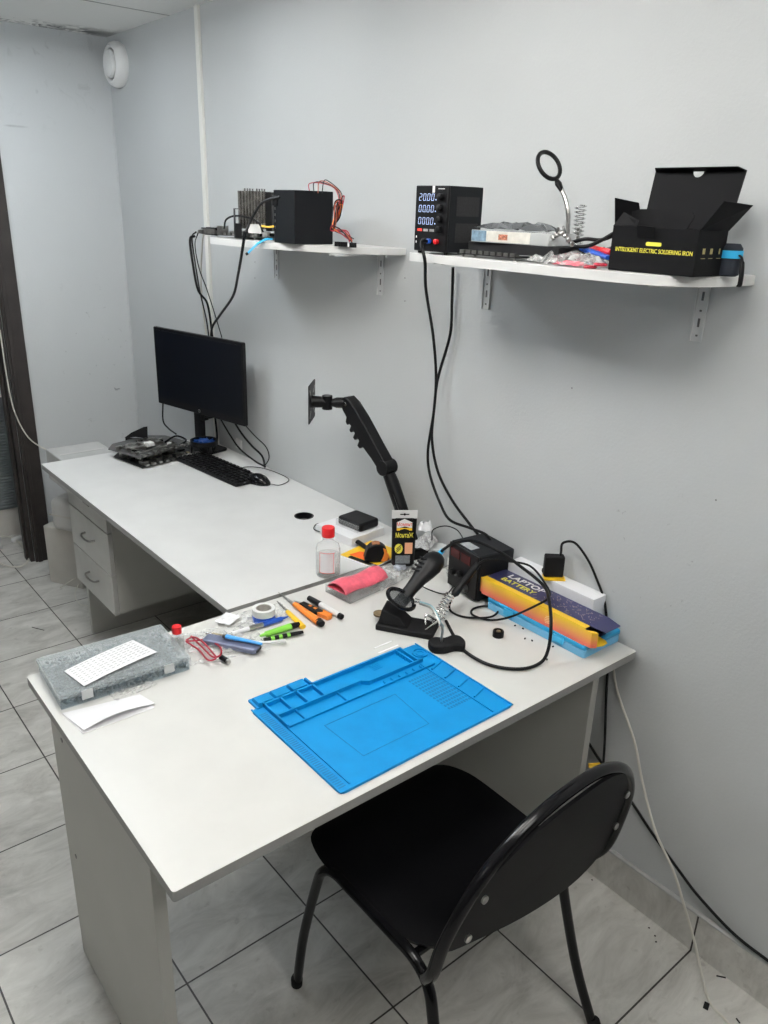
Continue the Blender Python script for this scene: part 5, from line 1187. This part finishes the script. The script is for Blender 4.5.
# stacked clear case and boards
def sy(px, X=-.22): return at(px, 262, x=X).y
t, K = board('circuit_board', 'narrow dark circuit board lying on the right shelf beside the bench supply', (-.225, 1.425), -1.52, .19, .07, 15, .35, z=ZR)
single('black_tray', B().box(-.215, -.12, 1.13, 1.40, ZR+.014, ZR+.0355), 'blackm', 'flat black tray under the clear flat case on the right shelf', 'tray', bevel=.002)
t = thing('flat_case', 'flat clear case with pale printed label strip on the right shelf', 'case')
ya, yc = at(471, 240, x=-.225).y, at(552, 246, x=-.20).y; zc0 = ZR+.036
K = frame((-.225, ya, zc0), -PI/2+.06)
B(K).box(0, ya-yc, 0, .10, 0, .026).build('case', 'frost', t, bevel=.001)
B(K).box(.002, .045, -.0008, .0, .002, .025).build('blue_label', mat('blue-grey print', (.25, .38, .50), .4, noise=.6, nscale=70), t); B(K).box(.046, ya-yc-.05, -.0008, .0, .002, .025).build('label_strip', mat('cream print', (.70, .68, .62), .5, noise=.15, nscale=80), t)
text('BAKU', 'rtext', t, K @ Matrix.Translation((.096, -.001, .0095)) @ Matrix.Rotation(PI/2, 4, 'X'), .013, name='printed_letters') if False else B(K).box(.082, .108, -.0012, -.0008, .007, .019).build('red_print', mat('orange-red print', (.70, .25, .15), .5, noise=.8, nscale=260), t)
single('antistatic_bag', crumple(-.165, (ya+yc)/2+.02, zc0+.0265, .085, .20, .04, .020, 41, 9), 'greybag', 'dark silver antistatic bag lying on the flat clear case', 'bag', ang=25)
# magnifier on gooseneck with base
t = thing('gooseneck_magnifier', 'black ringed magnifier on grey gooseneck rising from the right shelf', 'magnifier')
X_ = -.13; g = [at(568, 250, x=X_), at(568, 230, x=X_), at(568, 212, x=X_), at(565, 198, x=X_), at(561, 189, x=X_)]
g[0].z = ZR+.004
B().tube(cr(g, 8), .0048, 10).build('gooseneck', 'steel', t)
rc = at(549, 165.5, x=X_-.01); hd = at(560, 187, x=X_)
ax = (CAM-rc).normalized()*.72+_R*.5+_U*.42; RK = look(rc, ax)
torus(B(), .0315, .0048, RK).build('rim', 'black', t)
B(RK).lathe([(0, -.003), (.02, -.002), (.032, 0), (.02, .002), (0, .003)], (0, 0, 0), 28).build('lens', 'glass', t)
dr = (hd-rc).normalized(); B().tube([rc+dr*.034, rc+dr*.045, hd+dr*.012], [.006, .012, .007], 12, sq=.6).build('joint', 'black', t)
B().lathe([(0, 0), (.026, 0), (.026, .004), (.006, .008), (0, .008)], (g[0].x, g[0].y, ZR), 20).build('base', 'steel', t)
# wire coil spring stand
t = thing('spring_stand', 'upright steel coil holder behind the magnifier on the right shelf', 'iron holder')
p = at(576, 250, x=-.10); 
pts = [(p.x+.0125*math.cos(q*.55), p.y+.0125*math.sin(q*.55), ZR+.01+.112*q/150) for q in range(151)]
B().tube(pts, .0013, 6).build('coil', 'chrome', t); B().lathe([(0, 0), (.018, 0), (.018, .004), (0, .004)], (p.x, p.y, ZR), 18).build('base', 'steeld', t)
B().tube([(p.x, p.y, ZR), (p.x, p.y, ZR+.075)], .0035, 8).build('rod', 'steel', t)
# metal helping-hand clamps, a jumble of joints
t = thing('helping_hand', 'jointed metal clamp arms lying beside the magnifier foot', 'helping hand')
rnd = random.Random(4); X_ = -.20
path = [(528, 253), (536, 248), (545, 246), (553, 238), (560, 233), (566, 236), (572, 244)]
P = [at(x, y, x=X_) for x, y in path]
for q in P: q.z = max(q.z, ZR+.008)
P = cr(P, 4)
b = B()
for i, q in enumerate(P):
    if i % 2 == 0: b.lathe([(0, -.006), (.0045, -.004), (.0055, 0), (.0045, .004), (0, .006)], q, 10, Matrix.Rotation(rnd.random()*3, 4, 'X'))
b.build('joints', 'steel', t); B().tube(P, .0028, 8).build('rod', 'chrome', t)
for i in (1, 8, 14, 20):
    q = P[i]; B().tube([q, q+Vector((rnd.uniform(-.01, .01), rnd.uniform(-.02, .02), rnd.uniform(.004, .02)))], .003, 8).build('clip', 'steeld', t)
# bag with red, blue tools, cables
yb_ = at(568, 262, x=-.20).y; single('plastic_bag', crumple(-.195, yb_, ZR, .09, .17, .05, .030, 51, 10), 'film', 'clear crumpled bag with pink contents at the right shelf edge', 'plastic bag', ang=25)
single('pink_sachet', crumple(-.215, at(570, 268, x=-.215).y, ZR+.001, .03, .075, 0, .010, 52, 6), 'pink', 'pink sachet inside the crumpled bag on the right shelf', 'sachet')
t = thing('pliers', 'small blue and red handled pliers beside the black box', 'pliers')
a, c = at(583, 252, x=-.16), at(608, 262, x=-.19); a.z = ZR+.034; c.z = ZR+.022
B().tube([a, c], [.010, .008], 10, sq=.6).build('blue_grip', 'bluep', t)
B().tube([a+Vector((.012, 0, .004)), c+Vector((.012, .004, .010))], .006, 10).build('red_grip', 'red', t)
B().tube([a, a+(a-c).normalized()*.02], [.006, .002], 8).build('jaw', 'steel', t)
for i, (x, y) in enumerate(((590, 268), (600, 267))): 
    q = at(x, y, x=-.225); torus(B(), .011, .0030, frame((q.x, q.y, ZR+.0035+.006*i), 0)).build('ring_handle', 'redc', t)
single('cable', B().tube(cr([at(570, 243, x=-.15), at(585, 239, x=-.16), at(600, 240, x=-.15), at(613, 236, x=-.14)], 6), .0040, 8), 'cable', 'upper black cable running into the back of the open black box', 'cable')
single('cable', B().tube(cr([at(573, 247, x=-.18), at(588, 246, x=-.18), at(600, 241, x=-.17), at(614, 233, x=-.16)], 6), .0040, 8), 'cable', 'lower black cable curving up to the open black box', 'cable')
single('grey_pouch', crumple(-.06, 1.10, ZR+.002, .10, .10, .2, .045, 55, 7), 'greybag', 'grey film pouch near the wall behind the red-handled pliers', 'pouch')

# open black carton
t = thing('soldering_iron_box', 'open black carton with yellow lettering on the right shelf', 'carton')
A0 = Vector((-.215, 1.000, ZR+.001)); ang = math.atan2(.80-.985, -.222+.215); K = basis(A0, Vector((-.02, -1, 0)).normalized(), Vector((1, -.02, 0)).normalized(), (0, 0, 1))
BW, BD, BH = .188, .098, .082; e = .0012
b = B(K); b.box(0, BW, 0, e, 0, BH); b.build('front_side', 'blackcard' if 'blackcard' in M else mat('black printed card', (.007, .007, .008), .6, spec=.1), t); M['bc'] = t.children[0].data.materials[0]
b = B(K); b.box(0, e, e, BD, 0, BH); b.box(BW-e, BW, e, BD, 0, BH); b.box(0, BW, BD-e, BD, 0, BH); b.box(0, BW, 0, BD, 0, e); b.build('body', 'bc', t)
def quad(name, ps, m='bc'):
    ps = [Vector(p) for p in ps]; nr = (ps[1]-ps[0]).cross(ps[2]-ps[0]).normalized()*e; n = len(ps)
    return B(K).add(ps+[p+nr for p in ps], [list(range(n))[::-1], list(range(n, 2*n))]+[(i, (i+1) % n, n+(i+1) % n, n+i) for i in range(n)]).build(name, m, t)
# back lid, standing up and leaning to the wall, with tuck edge and thumb cut-out
tz = BH+.105; ty = BD+.022
th_ = [(BW*.5+.012*math.cos(a_), -.012*math.sin(a_)) for a_ in [PI*i/8 for i in range(9)]]
top = []
u1 = [(0.0, BD, BH), (BW, BD, BH), (BW+.003, ty, tz)]
cut = [(BW*.5-.012*math.cos(PI*i/8)*-1, ty-.003*math.sin(PI*i/8), tz-.012*math.sin(PI*i/8)) for i in range(9)]
quad('lid', u1+cut+[(-.003, ty, tz)])
quad('lid_tuck_flap', [(-.003, ty, tz), (BW+.003, ty, tz), (BW-.006, ty-.018, tz+.006), (.006, ty-.018, tz+.006)])
# raised inner flap with rounded end, along the front half
quad('inner_flap', [(.012, BD*.35, BH-.01), (.135, BD*.35, BH-.01), (.150, BD*.40, BH+.022), (.143, BD*.42, BH+.030), (.125, BD*.42, BH+.034), (.03, BD*.42, BH+.033), (.012, BD*.40, BH+.028)])
quad('side_flap', [(0, .004, BH), (0, BD-.004, BH), (-.010, BD-.012, BH+.045), (-.010, .006, BH+.052)])
quad('side_flap', [(BW, 0, BH), (BW, BD, BH), (BW+.040, BD-.004, BH+.045), (BW+.030, .012, BH+.050)])
quad('front_tab', [(.060, -.001, BH-.018), (.098, -.001, BH-.018), (.100, -.010, BH+.002), (.062, -.010, BH+.004)])
quad('front_tab', [(.0, .0, BH), (.055, .0, BH), (.05, .01, BH+.012), (.012, .012, BH+.026)])
TF = K @ Matrix.Translation((.097, -.0006, .040)) @ Matrix.Rotation(-.0, 4, 'Y') @ Matrix.Rotation(PI/2, 4, 'X')
text('INTELLIGENT ELECTRIC SOLDERING IRON', 'ytext', t, TF, .0112, bold=.00005, sx=.80)
b = B(K @ Matrix.Translation((.097, -.0004, .053)) @ Matrix.Rotation(PI/2, 4, 'X')); b.prism(rrect(-.017, .017, -.0035, .0035, .003), 0, .0005); b.build('yellow_badge', 'ytext', t)
b = B(K)
for k, (y, w2) in enumerate(((.025, .004), (.05, .004), (.078, .002))): b.box(BW, BW+.0006, y-w2, y+w2, .040, .050); b.box(BW, BW+.0006, y-.007, y+.007, .032, .033)
b.build('side_icons', mat('dim gold print', (.35, .30, .12), .5), t)
# rolled pouch with cyan band behind the box
t = thing('tool_roll', 'dark rolled pouch with cyan band hanging past the shelf end', 'pouch')
q = Vector((-.135, .778, ZR))
B().tube([(-.108, .805, ZR+.001), (-.108, .805, ZR+.004), (-.108, .805, ZR+.052), (-.108, .805, ZR+.060)], [.016, .021, .021, .015], 18).build('pouch', mat('dark navy fabric', (.012, .016, .026), .8), t)
ring(B(), (-.108, .805, ZR), .0205, .0225, .034, .048, 28).build('band', 'cyan', t)
B().tube(cr([(-.115, .783, ZR+.040), (-.121, .774, ZR+.034), (-.125, .768, ZR+.012), (-.127, .766, ZR-.010), (-.125, .769, ZR-.014)], 6), [.003]*8+[.005]*17, 8, sq=.5).build('strap', 'black', t)

# ================================================================== CABLES AND BITS ON THE FLOOR / WALL
single('white_cable', B().tube(cr([at(612, 655, x=-.0045), at(617, 690, x=-.005), at(634, 740, x=-.018), at(642, 780, x=-.022), at(655, 830, x=-.03), at(673, 870, x=-.04), at(684, 905, x=-.05), at(694, 940, x=-.06), at(702, 975, x=-.075), at(710, 1003, z=.003), at(726, 1020, z=.003), at(745, 1045, z=.003)], 8), .0032, 8), 'greycable', 'white cable hanging behind the front desk down to the floor', 'cable')
single('cable', B().tube(cr([at(588, 742, x=-.015), at(603, 765, x=-.012), at(628, 797, x=-.010), at(650, 830, x=-.010), at(680, 872, x=-.012), at(700, 898, x=-.013), at(735, 935, x=-.014), at(775, 966, x=-.016)], 8), .0038, 8), 'cable', 'black cable running slantwise down the wall to the floor skirting', 'cable')
q = at(596, 765, x=-.022); single('orange_tie', B(look(tuple(q), (-.5, -.85, .1))).box(-.022, .018, -.006, .006, -.003, .003), 'yellow', 'orange-yellow tape tag round the cables behind the desk', 'tag', bevel=.001)
q = at(706, 1007, z=0); single('cable_clip', B(frame((q.x, q.y, 0), .3)).box(-.008, .008, -.006, .006, 0, .008), 'black', 'tiny black plastic cube on the floor beside the white cable', 'clip', bevel=.001)
b = B()
for (x, y) in ((649, 928), (655, 936), (656, 942), (592, 880)): q = at(x, y, z=0); b.cbox((q.x, q.y, .0008), (.004, .003, .0016), x)
q = at(721, 977, z=0); b.cbox((q.x, q.y, .001), (.022, .003, .002), -.9); q = at(738, 1021, z=0); b.cbox((q.x, q.y, .001), (.012, .003, .002), 1.2)
tag(b.build('floor_crumbs', 'black'), 'black crumbs and slivers on the floor tiles by the skirting', 'crumbs', kind='stuff')
a, c = at(32, 627, z=.002), at(44, 630, z=.002); b = B(); ridge(b, a, c, .002, .002, 0); single('wire_scrap', b, 'black', 'short dark wire scrap on the floor tiles left of the desks', 'scrap')
# small screws and plugs in the wall
b = B()
for (x, y) in ((405, 278), (405, 301), (255, 262), (255, 278), (572, 388), (716, 500)): q = at(x, y, x=0); b.lathe([(.0022, 0), (.0018, .0012), (0, .0012)], (0, q.y, q.z), 8, Matrix.Rotation(-PI/2, 4, 'Y'))
tag(b.build('trim_5', mat('wall plug', (.2, .2, .2), .8)), kind='structure')
settle()
